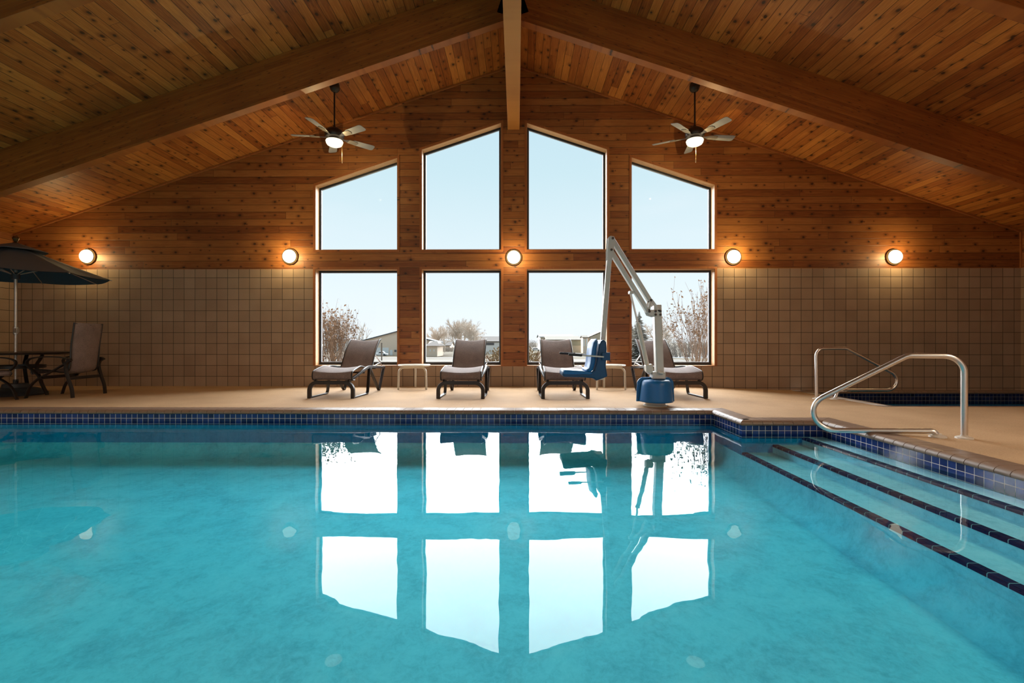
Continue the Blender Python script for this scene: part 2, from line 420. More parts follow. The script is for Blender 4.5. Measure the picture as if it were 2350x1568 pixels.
# 0 = boards, 1 = blocks
def poly_to_roof(x0,x1,zb):
    p=[(x0,zb),(x1,zb),(x1,roof(x1)+.12)]
    if x0<RX<x1: p.append((RX,roof(RX)+.12))
    p.append((x0,roof(x0)+.12)); return p
for i in range(0,len(xs)-1,2):         # solid columns
    x0,x1=xs[i],xs[i+1]
    zb=ZB if i in (0,8) else ZSILL-.012
    wm.prism([(x0,-.6),(x1,-.6),(x1,zb),(x0,zb)],'y',D,D+T,1)
    wm.prism(poly_to_roof(x0,x1,zb),'y',D,D+T,0)
for x0,x1 in WX:
    wm.prism([(x0,-.6),(x1,-.6),(x1,ZSILL),(x0,ZSILL)],'y',D,D+T,1)
    wm.prism([(x0,ZLT),(x1,ZLT),(x1,ZUB),(x0,ZUB)],'y',D,D+T,0)
    wm.prism([(x0,wtop(x0)),(x1,wtop(x1)),(x1,roof(x1)+.12),(x0,roof(x0)+.12)],'y',D,D+T,0)
tag(wm.build('wall_north',[M['wall'],M['block']],smooth=0,fixn=False),kind='structure')
# side walls: boards over blocks
for nm,x0,x1 in (('wall_west',XL-.2,XL),('wall_east',XR,XR+.2)):
    b=MB(); b.box(((x0+x1)/2,(D+YB)/2,(ZB-.6)/2),(.2,D-YB,ZB+.6),mi=1)
    b.box(((x0+x1)/2,(D+YB)/2,(ZB+3.1)/2),(.2,D-YB,3.1-ZB),mi=0)
    tag(b.build(nm,[M['wallside'],M['blockside']],smooth=0),kind='structure')
# unseen south wall with a row of large windows for added fill light
b=MB(); sw=[(-7.2,-4.4),(-3.6,-.4),(.4,3.6),(4.4,7.2)]
b.box((0,YB-.1,.1),(XR-XL+.4,.2,1.4),mi=1)
edges=[XL-.2]+[q for w in sw for q in w]+[XR+.2]
for i in range(0,len(edges)-1,2):
    b.box(((edges[i]+edges[i+1])/2,YB-.1,1.75),(edges[i+1]-edges[i],.2,1.9),mi=0)
b.prism([(XL-.2,2.7),(XR+.2,2.7),(XR+.2,roof(XR)+.1),(RX,RZ+.1),(XL-.2,roof(XL)+.1)],'y',YB-.2,YB,0)
tag(b.build('wall_south',[M['wall'],M['block']],smooth=0),kind='structure')

# ceiling: two sloping boarded planes
ang=math.atan(SL)
for side,nm in ((-1,'ceiling_west'),(1,'ceiling_east')):
    x_e = XL-.25 if side<0 else XR+.25
    Lg=abs(x_e-RX)/cos(ang)
    b=MB(); b.box((side*Lg/2,(D+YB)/2,.06),(Lg,D-YB+.5,.12))
    o=b.build(nm,M['ceil'],smooth=0); o.location=(RX,0,RZ); o.rotation_euler=(0,side*ang,0)
    tag(o,kind='structure')
# coving strips where the gable meets the roof
b=MB()
for side in(-1,1):
    x_e=XL if side<0 else XR
    b.bar([(RX,D-.012,RZ-.02),(x_e,D-.012,roof(x_e)-.02)],.022,.03,(0,0,1))
tag(b.build('trim_1',M['casing'],smooth=0),kind='structure')
b=MB()
for x,s in((XL+.012,1),(XR-.012,-1)): b.box((x,D-.012,(ZB+2.85)/2),(.024,.024,2.85-ZB))
tag(b.build('trim_2',M['casing'],smooth=0),kind='structure')

# rafters and ridge beam
RW=.128; RV=.595
for i,y0 in enumerate((6.45,4.20,1.95,-.30,-2.55,-4.80)):
    e=empty('roof_rafter_pair',(RX,y0+RW/2,RZ)); tag(e,kind='structure')
    for side in(-1,1):
        x_e=(XL if side<0 else XR)-RX
        Lg=abs(x_e)/cos(ang)
        b=MB(); b.box((side*Lg/2,0,-RV*cos(ang)/2),(Lg+.1,RW,RV*cos(ang)))
        o=b.build('rafter',M['rafter'],e,smooth=0,bevel=.004); o.rotation_euler=(0,side*ang,0); o.location=(0,0,.0)
b=MB(); zb=ZW(298); b.box((RX+.0,(YB+D)/2,(zb+RZ-.02)/2),(.216,D-YB,RZ-.02-zb))
tag(b.build('ridge_beam',M['beam'],smooth=0,bevel=.006),kind='structure')

# windows -------------------------------------------------
def ring(mb, outer, inner, y0, y1, mi=0):
    n=len(outer)
    for i in range(n):
        j=(i+1)%n
        mb.prism([outer[i],outer[j],inner[j],inner[i]],'y',y0,y1,mi)
def inset(poly,d):
    """inset a convex ccw polygon"""
    n=len(poly); L=[]; ds=d if isinstance(d,(list,tuple)) else [d]*n
    for i in range(n):
        a=V(poly[i]); b=V(poly[(i+1)%n]); t=(b-a).normalized(); nn=V((-t.y,t.x)); L.append((a+nn*ds[i],t))
    out=[]
    for i in range(n):
        p,t=L[i-1]; q,s=L[i]
        den=t.x*s.y-t.y*s.x; k=((q.x-p.x)*s.y-(q.y-p.y)*s.x)/den
        out.append(tuple(p+t*k))
    return out
wn=0
for (x0,x1) in WX:
    for up in(0,1):
        wn+=1
        P=[(x0,ZUB),(x1,ZUB),(x1,wtop(x1)),(x0,wtop(x0))] if up else [(x0,ZSILL),(x1,ZSILL),(x1,ZLT),(x0,ZLT)]
        e=empty('window_%d'%wn,((x0+x1)/2,D+.1,P[0][1])); tag(e,kind='structure')
        org=-V(e.location)
        def part(mb,name,mat,sm=0,bev=0):
            o=mb.build(name,mat,e,smooth=sm,bevel=bev); o.location=org; return o
        j=MB(); Q=inset(P,.006); ring(j,P,Q,D-.004,D+.195); part(j,'jamb_lining',M['jamb'])
        k=MB(); K=inset(P,[-.040 if up else -.008,-.040,-.040,-.040]); ring(k,K,P,D-.014,D+.0); part(k,'casing',M['casing'])
        f=MB(); Q2=inset(Q,[.028 if up else .048,.028,.030,.028]); ring(f,Q,Q2,D+.150,D+.195); fr=part(f,'window_frame',M['bronze_frame'])
        g=MB(); Q3=inset(Q2,.010); ring(g,Q2,Q3,D+.165,D+.190)
        o=g.build('glazing_bead',M['alu'],fr,smooth=0)
        g=MB(); g.add([(x,D+.180,z) for x,z in Q3],[(0,1,2,3)]); part(g,'window_pane',M['glass'])

# south windows, unseen: frames and glass in front of the added fill lights
for (x0,x1) in sw:
    wn+=1
    e=empty('window_%d'%wn,(0,0,0)); tag(e,kind='structure')
    P=[(x0,.8),(x1,.8),(x1,2.7),(x0,2.7)]
    f=MB(); ring(f,P,inset(P,.06),YB-.14,YB-.08); f.box(((x0+x1)/2,YB-.11,1.75),(.06,.05,1.9)); f.build('window_frame',M['bronze_frame'],e,smooth=0)
    g=MB(); g.add([(x,YB-.11,z) for x,z in P],[(0,1,2,3)]); g.build('window_pane',M['glass'],e,smooth=0)

# ------------------------------------------------------------ deck, pool, spa
PX0,PX1,PX2=-14.0,2.36,3.20       # pool west, notch, east edges (tile faces)
PYF,PYN,PYS=5.60,4.88,-3.6        # far edge, notch edge, near edge
PXW=-8.2                          # west edge of the pool
SX0,SX1,SY0,SY1=5.20,9.12,6.45,8.40
def deck_z(x,y):
    a=max(0,min(1,(x-3.0)/2.0)); b=max(0,min(1,(y-5.8)/.7)); a=a*a*(3-2*a); b=b*b*(3-2*b)
    return -.060*a*b
CW=.205   # coping width
CP=.022   # overhang of coping
def deck():
    xs=sorted(set([XL,PXW-CW,PX1+CW,PX2+CW,SX0-CW,SX1+.0,XR]+[3.0+.25*i for i in range(9)]))
    ys=sorted(set([YB,PYS-CW,PYN+CW,PYF+CW,SY0-CW,SY1+.10,D]+[5.8+.1*i for i in range(8)]))
    # merge almost identical lines
    def inside(x,y):
        if PXW-CW<x<PX1+CW and PYS-CW<y<PYF+CW: return True
        if PX1<x<PX2+CW and PYS-CW<y<PYN+CW: return True
        if SX0-CW<x<SX1+.1 and SY0-CW<y<SY1+.10: return True
        return False
    b=MB()
    for i in range(len(xs)-1):
        for j in range(len(ys)-1):
            xm,ym=(xs[i]+xs[i+1])/2,(ys[j]+ys[j+1])/2
            if inside(xm,ym): continue
            vs=[(x,y,deck_z(x,y)) for x,y in((xs[i],ys[j]),(xs[i+1],ys[j]),(xs[i+1],ys[j+1]),(xs[i],ys[j+1]))]
            b.add(vs,[(0,1,2,3)])
    return b
tag(deck().build('floor',M['deck'],smooth=20),kind='structure')

# bullnose coping tiles ------------------------------------
def coping_run(p0,p1,nout,zf=lambda x,y:0.0,seg=.104,flip=False,ends=(0,0)):
    """glazed bullnose pieces from p0 to p1; nout points from the water to the deck"""
    p0=V((*p0,0)); p1=V((*p1,0)); d=(p1-p0); L=d.length; d.normalize(); n=V((*nout,0))
    N=max(1,round(L/seg)); s=L/N
    prof=[(CW,-.030),(CW,.0015),(.045,.0035),(.018,.003),(.002,-.003),(-.012,-.013),(-.020,-.026),(-.020,-.038),(-.013,-.047),(.0,-.051),(.03,-.051)]
    b=MB()
    for i in range(N):
        a=p0+d*(s*i+.0026); c=p0+d*(s*(i+1)-.0026)
        vs=[]
        for q in(a,c):
            for (o,z) in prof:
                w=q+n*o
                if i==0 and ends[0] and q is a: w-=d*(o*ends[0])
                if i==N-1 and ends[1] and q is c: w+=d*(o*ends[1])
                w.z=z+zf(w.x,w.y); vs.append(w)
        k=len(prof); fs=[(j,j+1,k+j+1,k+j) for j in range(k-1)]+[tuple(range(k)),tuple(range(2*k-1,k-1,-1))]
        b.add(vs,fs)
    # grout bed
    g=[(CW,-.03),(CW,-.0005),(.04,.0005),(.004,-.005),(-.0165,-.030),(-.008,-.046),(.03,-.048)]
    vs=[]
    for q in(p0,p1):
        for(o,z) in g:
            w=q+n*o
            if q is p0 and ends[0]: w-=d*(o*ends[0])
            if q is p1 and ends[1]: w+=d*(o*ends[1])
            w.z=z+zf(w.x,w.y); vs.append(w)
    k=len(g); b.add(vs,[(j,j+1,k+j+1,k+j) for j in range(k-1)],1)
    return b
cop=[((PXW,PYF),(PX1,PYF),(0,1),(0,1)),            # far edge
     ((PX1,PYF),(PX1,PYN),(1,0),(1,-1)),           # notch side
     ((PX1,PYN),(PX2,PYN),(0,1),(-1,1)),           # notch front
     ((PX2,PYN),(PX2,PYS),(1,0),(1,1)),            # east edge
     ((PX2,PYS),(PXW,PYS),(0,-1),(1,1)),
     ((PXW,PYS),(PXW,PYF),(-1,0),(1,1))]
tn=3
for a,b_,n,e in cop:
    tag(coping_run(a,b_,n,ends=(e[0] if a!=(PXW,PYF) else 1,e[1])).build('trim_%d'%tn,[M['coping'],M['grout']],smooth=50),kind='structure'); tn+=1
for a,b_,n,e in [((SX0,SY1),(SX1+.1,SY1),(0,1),(0,0)),((SX0,SY0),(SX0,SY1),(-1,0),(1,0)),((SX1+.1,SY0),(SX0,SY0),(0,-1),(0,1))]:
    tag(coping_run(a,b_,n,zf=deck_z,ends=e).build('trim_%d'%tn,[M['coping'],M['grout']],smooth=50),kind='structure'); tn+=1

# waterline tile band + plaster walls
def band(path, z0, z1, matx, maty, name, inward, closed=True):
    b=MB(); n=len(path)
    for i in range(n if closed else n-1):
        a,c=path[i],path[(i+1)%n]
        b.add([(a[0],a[1],z0),(c[0],c[1],z0),(c[0],c[1],z1),(a[0],a[1],z1)],[(0,1,2,3)],0 if abs(a[1]-c[1])<1e-6 else 1)
    return tag(b.build(name,[matx,maty],smooth=0,fixn=False),kind='structure')
path=[(PXW,PYS),(PX2,PYS),(PX2,PYN),(PX1,PYN),(PX1,PYF),(PXW,PYF)]
band(path,-.185,-.030,M['tile_x'],M['tile_y'],'waterline_tile',1)
# basin
PD=-1.30
b=MB(); n=len(path)
def fz(y): return -.55-.12*max(0,(PYF-y))/6.0     # the floor falls away from the far edge
for i in range(n):
    a,c=path[i],path[(i+1)%n]
    b.add([(a[0],a[1],PD),(c[0],c[1],PD),(c[0],c[1],-.18),(a[0],a[1],-.18)],[(0,1,2,3)])
for x0_,x1_,yy in ((PXW,PX1,PYF),(PX1,PX2,PYN)):
    prof=[(yy,fz(yy)+.16)]+[(yy-.16+.16*cos(t),fz(yy)+.16-.16*sin(t)) for t in [pi/2*k/8 for k in range(1,8)]]+[(yy-.16-.4*k,fz(yy-.16-.4*k)) for k in range(0,22)]
    prof=[q for q in prof if q[0]>PYS]+[(PYS,fz(PYS))]
    vs=[(x,q[0],q[1]) for q in prof for x in (x0_,x1_)]
    b.add(vs,[(2*i,2*i+1,2*i+3,2*i+2) for i in range(len(prof)-1)])
def cove(u,v):
    y=PYF-.003-(PYF-PYS-.01)*u; t=pi/2*v; return (2.359-.16+.16*sin(t), y, fz(y)+.001+.20-.20*cos(t))
b.grid(cove,30,10)
tag(b.build('pool_basin',M['plaster'],smooth=30,fixn=False),kind='structure')
# steps: three treads along the east side, each with a navy tile nosing
st=empty('pool_steps',(0,0,0)); tag(st,kind='structure')
steps=[(2.985,-.175),(2.68,-.250),(2.361,-.332)]
b=MB(); xo=PX2-.002
pr=[(PX2-.001,PD),(PX2-.001,steps[0][1])]
for i,(x,z) in enumerate(steps):
    pr.append((x,z)); zn=steps[i+1][1] if i+1<len(steps) else PD
    pr.append((x+.0,zn))
b.prism(pr,'y',PYS+.01,PYN-.001)
b.build('step_treads',M['plaster'],st,smooth=0)
for (x,z) in steps:
    b=MB(); b.box((x+.0245,(PYS+PYN)/2,z+.0),(.051,PYN-PYS-.02,.008)); b.box((x-.001,(PYS+PYN)/2,z-.010),(.008,PYN-PYS-.02,.020))
    b.build('nosing_tile',M['nose'],st,smooth=0)
# water body (closed) with its surface on top
def water(name,path,z,zb,label):
    b=MB(); n=len(path)
    b.add([(x,y,z) for x,y in path],[tuple(range(n))],0)
    b.add([(x,y,zb) for x,y in path],[tuple(reversed(range(n)))],1)
    for i in range(n):
        a,c=path[i],path[(i+1)%n]
        b.add([(a[0],a[1],zb),(c[0],c[1],zb),(c[0],c[1],z),(a[0],a[1],z)],[(0,1,2,3)],1)
    return tag(b.build(name,[M['water'],M['waterbody']],smooth=0),label,'water',kind='stuff')
e=.0008
water('pool_water',[(PXW+e,PYS+e),(PX2-e,PYS+e),(PX2-e,PYN-e),(PX1-e,PYN-e),(PX1-e,PYF-e),(PXW+e,PYF-e)],WZ,PD+.001,'clear turquoise water filling the indoor swimming pool')
SWZ=-.235
sp=[(SX0,SY0),(SX1,SY0),(SX1,SY1),(SX0,SY1)]
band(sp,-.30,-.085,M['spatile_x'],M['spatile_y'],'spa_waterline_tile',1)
b=MB()
for i in range(4):
    a,c=sp[i],sp[(i+1)%4]; b.add([(a[0],a[1],-1.1),(c[0],c[1],-1.1),(c[0],c[1],-.29),(a[0],a[1],-.29)],[(0,1,2,3)])
b.add([(x,y,-1.1) for x,y in sp],[(0,1,2,3)])
b.add([(SX1,SY0-CW,-.06),(XR,SY0-CW,-.06),(XR,SY1,-.06),(SX1,SY1,-.06)],[(0,1,2,3)])
tag(b.build('spa_basin',M['plaster'],smooth=0,fixn=False),kind='structure')
water('spa_water',[(SX0+e,SY0+e),(SX1-e,SY0+e),(SX1-e,SY1-e),(SX0+e,SY1-e)],SWZ,-1.099,'dark still water in the small spa in the far right corner')

# ------------------------------------------------------------ wall lamps
def bulb(name,loc,w):
    l=bpy.data.lights.new(name,'POINT'); l.energy=w; l.shadow_soft_size=0.0; l.color=(1,.76,.36)
    o=bpy.data.objects.new(name,l); C.objects.link(o); o.location=loc; return o
lamps=[(197,588,'leftmost round globe lamp, above and to the right of the patio umbrella'),
       (663,588,'round globe lamp on the boards just left of the leftmost windows'),
       (1179,590,'round globe lamp on the central pillar where the window mullions cross'),
       (1685,589,'round globe lamp on the boards just right of the rightmost windows'),
       (2056,589,'rightmost round globe lamp, high above the stainless handrails')]
for px,py,lab in lamps:
    p=at(px,py,D-.055)
    e=empty('wall_lamp',(p.x,D,p.z)); tag(e,lab,'lamp','round globe lamps along the window wall')
    Mx=Matrix.Rotation(pi/2,3,'X')
    b=MB(); b.lathe([(0,0),(.140,0),(.145,.008),(.145,.026),(.138,.034),(.126,.036),(.0,.036)],n=40,M=Mx); b.build('lamp_rim',M['lamp_rim'],e)
    b=MB(); b.lathe([(.124,.034)]+[(.122*cos(t),.045+.075*sin(t)) for t in [pi/2*k/8 for k in range(9)]],n=40,M=Mx); b.build('lamp_globe',M['globe'],e)
    bulb('wall_lamp_bulb',(p.x,D-.25,p.z),15)

# ------------------------------------------------------------ ceiling fans
def fan(px,pyc,Y,ang0,label,chain,pull):
    p=at(px,pyc,Y); zc=roof(p.x); cx,cy=p.x,Y
    e=empty('ceiling_fan',(cx,cy,zc)); tag(e,label,'ceiling fan','ceiling fans between the rafter and the windows')
    def L(z): return z-zc
    zt=4.28; zb=4.13
    sd=1 if cx>RX else -1
    Mc=Matrix.Rotation(sd*ang*.55,3,'Y')
    b=MB(); b.lathe([(0,.03),(.078,.03),(.080,-.02),(.072,-.045),(.075,-.052),(.066,-.075),(.045,-.098),(.02,-.108),(0,-.108)],n=28,M=Mc,c=(0,0,-.01)); b.build('canopy',M['fan_bronze'],e)
    b=MB(); b.tube([(0,0,-.09),(0,0,L(zt)-.0)],.0135,12); b.lathe([(.0,L(zt)+.03),(.02,L(zt)+.03),(.028,L(zt)-.02),(0,L(zt)-.02)],n=16); b.build('downrod',M['fan_bronze'],e)
    m=L(zb)
    b=MB(); b.lathe([(0,m+.150),(.03,m+.150),(.075,m+.132),(.125,m+.098),(.150,m+.055),(.152,m+.02),(.135,m-.01),(.09,m-.022),(.085,m-.065),(0,m-.065)],n=36); b.build('motor_housing',M['fan_bronze'],e)
    b=MB(); b.lathe([(.10,m-.055),(.128,m-.060),(.135,m-.075),(.130,m-.088),(.127,m-.105),(.112,m-.128),(.08,m-.145),(.04,m-.152),(0,m-.153)],n=40); b.build('lamp_bowl',M['fanlamp'],e)
    for k in range(5):
        a=ang0+k*2*pi/5; Rz=Matrix.Rotation(a,3,'Z'); tilt=Matrix.Rotation(R(-13),3,'X')
        b=MB()
        o=[(.30,-.052),(.33,-.060),(.62,-.070),(.655,-.062),(.668,-.04),(.668,.04),(.655,.062),(.62,.070),(.33,.060),(.30,.052)]
        vs=[Rz@((tilt@V((0,y,z)))+V((x,0,m+.0))) for z in(-.003,.003) for x,y in o]
        n=len(o); b.add(vs,[tuple(reversed(range(n))),tuple(range(n,2*n))]+[(i,(i+1)%n,(i+1)%n+n,i+n) for i in range(n)])
        b.build('fan_blade',M['blade'],e,bevel=.001)
        b=MB()
        o=[(.11,-.018),(.18,-.020),(.235,-.045),(.30,-.050),(.37,-.040),(.39,0),(.37,.040),(.30,.050),(.235,.045),(.18,.020),(.11,.018)]
        vs=[Rz@((tilt@V((0,y,z)))+V((x,0,m+.0))) for z in(-.010,-.0035) for x,y in o]; n=len(o)
        b.add(vs,[tuple(reversed(range(n))),tuple(range(n,2*n))]+[(i,(i+1)%n,(i+1)%n+n,i+n) for i in range(n)])
        b.build('blade_iron',M['fan_iron'],e,bevel=.001)
    cxp=at(pull,784,Y).x-cx
    b=MB(); b.tube([(cxp,0,m-.06),(cxp,0,m-.38)],.0022,6); b.lathe([(0,m-.35),(.004,m-.352),(.007,m-.37),(.007,m-.41),(.003,m-.425),(0,m-.425)],c=(cxp,0,0),n=10); b.build('pull_chain',M['chain'],e)
    bulb('fan_lamp_bulb',(cx,cy,zb-.24),18)
    return e
fan(767.5,300,7.46,R(186),'bronze five-blade ceiling fan with a lit bowl, left of the ridge beam',.1,785)
fan(1594.5,300,7.49,R(7),'bronze five-blade ceiling fan with a lit bowl, right of the ridge beam',.1,1597)

# ------------------------------------------------------------ chaise lounges
def lounger():
    e=empty('chaise_lounge')
    prof=smoothline([(0,.16,.262),(0,.085,.268),(0,.055,.31),(0,.068,.375),(0,.12,.402),(0,.30,.438),(0,.43,.450),(0,.60,.425),(0,.80,.388),(0,.925,.385),(0,.985,.44),(0,1.06,.555),(0,1.13,.65),(0,1.21,.735),(0,1.30,.815),(0,1.365,.862),(0,1.395,.868)],5)
    N=len(prof)-1
    def wid(i): 
        t=i/N; return .290-.035*min(1,max(0,(t-.25)/.4))
    def fn(u,v):
        i=min(N,int(round(u*N))); p=prof[i]; w=wid(i); s=2*v-1; t=i/N
        sag=.030*(1-s*s)
        q=prof[min(N,i+1)]-prof[max(0,i-1)]; q.normalize(); nn=V((0,q.z,-q.y))   # points below / behind
        if t<.17: sag*=t/.17*.6
        return p+V((s*w,0,0))+nn*sag
    b=MB(); b.grid(fn,N,12); b.build('sling',M['sling'],e,smooth=60,solid=.010)
    b=MB()
    for s in(-1,1):
        b.tube([prof[i]+V((s*(wid(i)+.006),0,-.002)) for i in range(0,N+1)],.011,8)
    b.tube([prof[N]+V((x,.0,-.012-.030*(1-(x/.255)**2))) for x in (-.25,-.15,0,.15,.25)],.009,8)
    b.build('sling_rail',M['black'],e)
    # front arch
    b=MB(); a=fillet([(-.325,.03,0),(-.325,.03,.230),(.325,.03,.230),(.325,.03,0)],.15,9)
    b.sweep(a,[(-.026,-.026),(.026,-.026),(.026,.026),(-.026,.026)],(0,1,0)); b.build('front_leg_arch',M['black'],e,bevel=.006)
    for s in(-1,1):
        x=s*.325
        b2=MB(); b2.sweep(fillet([(x,.03,.010),(x,.60,.010),(x*.985,.690,.425)],.06,6),[(-.010,-.022),(.010,-.022),(.010,.022),(-.010,.022)],(1,0,0)); b2.build('floor_runner',M['black'],e,bevel=.003)
        b2=MB(); b2.sweep(smoothline([(s*.25,.05,.245),(s*.29,.25,.315),(s*.318,.48,.39),(s*.320,.70,.425),(s*.318,1.0,.405),(s*.300,1.47,.372)],5),[(-.020,-.014),(.020,-.014),(.020,.014),(-.020,.014)],(1,0,0)); b2.build('side_rail',M['black'],e,bevel=.003)
        b2=MB(); b2.sweep(fillet([(x*.97,.70,.42),(x*.93,1.18,-.005),(x*.93,1.42,.372)],.035,6),[(-.012,-.022),(.012,-.022),(.012,.022),(-.012,.022)],(1,0,0)); b2.build('rear_leg',M['black'],e,bevel=.003)
        b2=MB(); b2.bar([(s*.27,1.10,.60),(s*.285,1.30,.47),(s*.29,1.40,.385)],.006,.022,(0,1,.6)); b2.bar([(s*.275,.96,.40),(s*.28,1.20,.45),(s*.285,1.33,.46)],.006,.018,(0,0,1)); b2.build('recline_bracket',M['steel'],e)
    for y,z,n in ((.52,.345,'cross_bar'),(1.0,.385,'cross_bar'),(1.46,.372,'cross_bar')):
        b=MB(); b.tube([(-.31,y,z),(.31,y,z)],.014,10); b.build(n,M['black'],e)
    return e
lo=lounger()
LG='brown sling chaise lounges facing the pool'
spots=[((-2.705,6.72),R(-3),'brown sling chaise lounge below the leftmost window, left of a cream table'),
       ((-.81,6.70),R(-1),'brown sling chaise lounge below the second window, right of a cream table'),
       ((.71,6.70),R(1.5),'brown sling chaise lounge partly behind the blue lift seat'),
       ((2.43,6.72),R(4.5),'brown sling chaise lounge half hidden behind the blue and white lift mast')]
for i,((x,y),a,lab) in enumerate(spots):
    o=lo if i==0 else copy_tree(lo)
    o.location=(x,y,0); o.rotation_euler=(0,0,a); tag(o,lab,'lounge chair',LG)

# ------------------------------------------------------------ side tables
def side_table():
    e=empty('side_table')
    b=MB(); b.lathe([(0,.392),(.235,.392),(.262,.396),(.278,.408),(.280,.418),(.272,.428),(.250,.430),(.235,.420),(0,.418)],n=48); b.build('table_top',M['cream'],e)
    for a in (-148,-32,98):
        d=V((cos(R(a)),sin(R(a)),0))
        b=MB(); b.tube(fillet([V((0,0,.378)),d*.272+V((0,0,.378)),d*.285],.09,8),.0185,12); b.lathe([(0,0),(.019,0),(.019,.02),(0,.02)],c=d*.285,n=12); b.build('leg',M['cream'],e)
    return e
t0=side_table(); p=at(950,842,8.1)
t0.location=(p.x,8.12,0); tag(t0,'round cream side table between the two left chaise lounges','side table','cream side tables between lounges')
t1=copy_tree(t0); p=at(1399,842,8.1); t1.location=(p.x,8.12,0); tag(t1,'round cream side table right of the blue lift seat','side table','cream side tables between lounges')

# ------------------------------------------------------------ pool lift
LY=6.02
def lp(px,py,dy=0): 
    p=at(px,py,LY); return V((p.x,LY+dy,p.z))
base=lp(1503.5,932); base.z=0
lift=empty('pool_lift',base); tag(lift,'blue and white pool lift with angled arms and hanging blue seat','pool lift')
def LP(px,py,dy=0): return lp(px,py,dy)-base
b=MB(); b.lathe([(0,0),(.150,0),(.150,.012),(.125,.014),(.125,.16),(0,.16)],n=40); b.build('pedestal',M['white2'],lift)
# moulded cover: D-shaped blob with a flat flange behind
cb=MB(); zlo=.062; zhi=.370; hw=.212
def cover(u,v):
    a=-pi/2*0+pi*(u); # half ring towards the camera
    t=v
    k=1.0 if t<.75 else max(0.0,sqrt(max(0,1-((t-.75)/.25)**2)))
    rr=.86+.14*(1-t)
    z=zlo+(zhi-.03-zlo)*(t if t<.75 else .75+.25*sin((t-.75)/.25*pi/2))
    kk=.62+.38*k if t>=.75 else 1
    return V((hw*rr*kk*cos(a)*(1.0), -.02-.24*rr*kk*sin(a), z))
cb.grid(cover,24,16)
top=[cover(i/24,1.0) for i in range(25)]; cb.add(top,[tuple(range(25))])
cb.build('base_cover',M['blue'],lift,smooth=50,solid=.004)
b=MB(); fl=fillet([(-.245,-.02,zlo-.005),(-.232,-.02,zhi),(.232,-.02,zhi),(.245,-.02,zlo-.005)],.09,8)
b.prism([(p.x,p.z) for p in fl],'y',-.012,.006); b.build('cover_flange',M['blue'],lift,bevel=.003)
b=MB()
def half(u,v): 
    p=cover(u,v); return V((p.x,-p.y*.9-.01,p.z))
b.grid(half,24,16); b.add([half(i/24,1.0) for i in range(25)],[tuple(range(25))]); b.build('rear_cover',M['blue'],lift,smooth=50,solid=.004)
for x,z in((-.228,.10),(-.228,.27),(-.20,.335),(-.09,.355),(.09,.355),(.20,.335),(.232,.16)):
    b=MB(); b.lathe([(0,0),(.006,0),(.004,.005),(0,.006)],c=(x,-.014,z),n=8,M=Matrix.Rotation(pi/2,3,'X')); b.build('screw',M['bolt'],lift)
# mast foot + mast
b=MB(); pA=LP(1509,850); b.box((pA.x,0,.365+.03),(.17,.14,.09)); b.tube([LP(1507,854,-.085),LP(1517,856,-.085)],.022,14); b.build('mast_foot',M['white'],lift,bevel=.008)
b=MB(); a0=LP(1513,862); a1=LP(1507,700); b.sweep([a0,a1],[(-.049,-.055),(.049,-.055),(.049,.055),(-.049,.055)],(0,1,0)); b.build('mast',M['white'],lift,bevel=.012)
# yoke plates on top
b=MB()
yk=[(1484,714),(1487,722),(1499,727),(1514,727),(1514.5,712),(1496,688),(1490,686),(1486,690)]
hole=[(1492,696),(1502,709),(1497,711.5),(1490,711.5)]
for dy in(-.066,.058):
    b=MB()
    P3=[LP(x,y) for x,y in [(1482,716),(1486,724),(1497,727.5),(1514.5,727.5),(1515,712),(1505,711.5),(1489,711.8),(1486,708)]]
    b.prism([(p.x,p.z) for p in P3],'y',dy,dy+.008)
    b.bar([LP(1486,714,dy+.004),LP(1491,689,dy+.004)],.008,.030,(1,0,0))
    b.bar([LP(1491,689,dy+.004),LP(1510.5,715,dy+.004)],.008,.036,(1,0,1))
    b.build('yoke_plate',M['white'],lift,bevel=.003)
for x,y in((1487,716),(1501,715),(1512,715),(1501,723),(1512,723),(1490.5,690),(1404,549.5),(1401,575.5)):
    p=LP(x,y)
    b=MB(); b.lathe([(0,0),(.016,0),(.015,.010),(.007,.014),(0,.014)],c=(p.x,-.066,p.z),n=12,M=Matrix.Rotation(pi/2,3,'X')); b.build('pivot_bolt',M['bolt'],lift)
for (p0,p1,w) in(((1490.5,690),(1404,549),.072),((1487,716),(1401,576),.072)):
    b=MB(); b.sweep([LP(*p0),LP(*p1)],[(-.028,-.045),(.028,-.045),(.028,.045),(-.028,.045)],(0,1,0)); b.build('lift_arm',M['white'],lift,bevel=.012)
# swing link at the apex and hanging boom
for dy in(-.060,.052):
    b=MB(); b.prism([(LP(x,y).x,LP(x,y).z) for x,y in[(1394,547),(1400,543.5),(1407,545),(1410,553),(1401,608),(1392,608),(1392,578)]],'y',dy,dy+.008)
    b.build('apex_bracket',M['white'],lift,bevel=.003)
b=MB(); b.sweep([LP(1397.5,598),LP(1378,850)],[(-.031,-.035),(.031,-.035),(.031,.035),(-.031,.035)],(0,1,0)); b.build('hanging_boom',M['white'],lift,bevel=.010)
# actuator
b=MB(); p0=LP(1447,672); p1=LP(1464,744); b.tube([p0,p1],.013,12); b.build('actuator_rod',M['steel'],lift)
b=MB(); p2=LP(1485,838); b.tube([p1,p2],.028,16); b.lathe([(0,-.012),(.030,-.012),(.030,.012),(0,.012)],c=p1,n=16); b.build('actuator_tube',M['white2'],lift)
b=MB(); b.prism([(LP(x,y).x,LP(x,y).z) for x,y in[(1480,838),(1495,835),(1498,850),(1490,860),(1481,852)]],'y',-.05,.05); b.build('actuator_motor',M['white2'],lift,bevel=.008)
b=MB(); b.box((LP(1446,673)+V((.01,0,.008))),(.05,.09,.04)); b.build('actuator_clevis',M['white'],lift,bevel=.006)
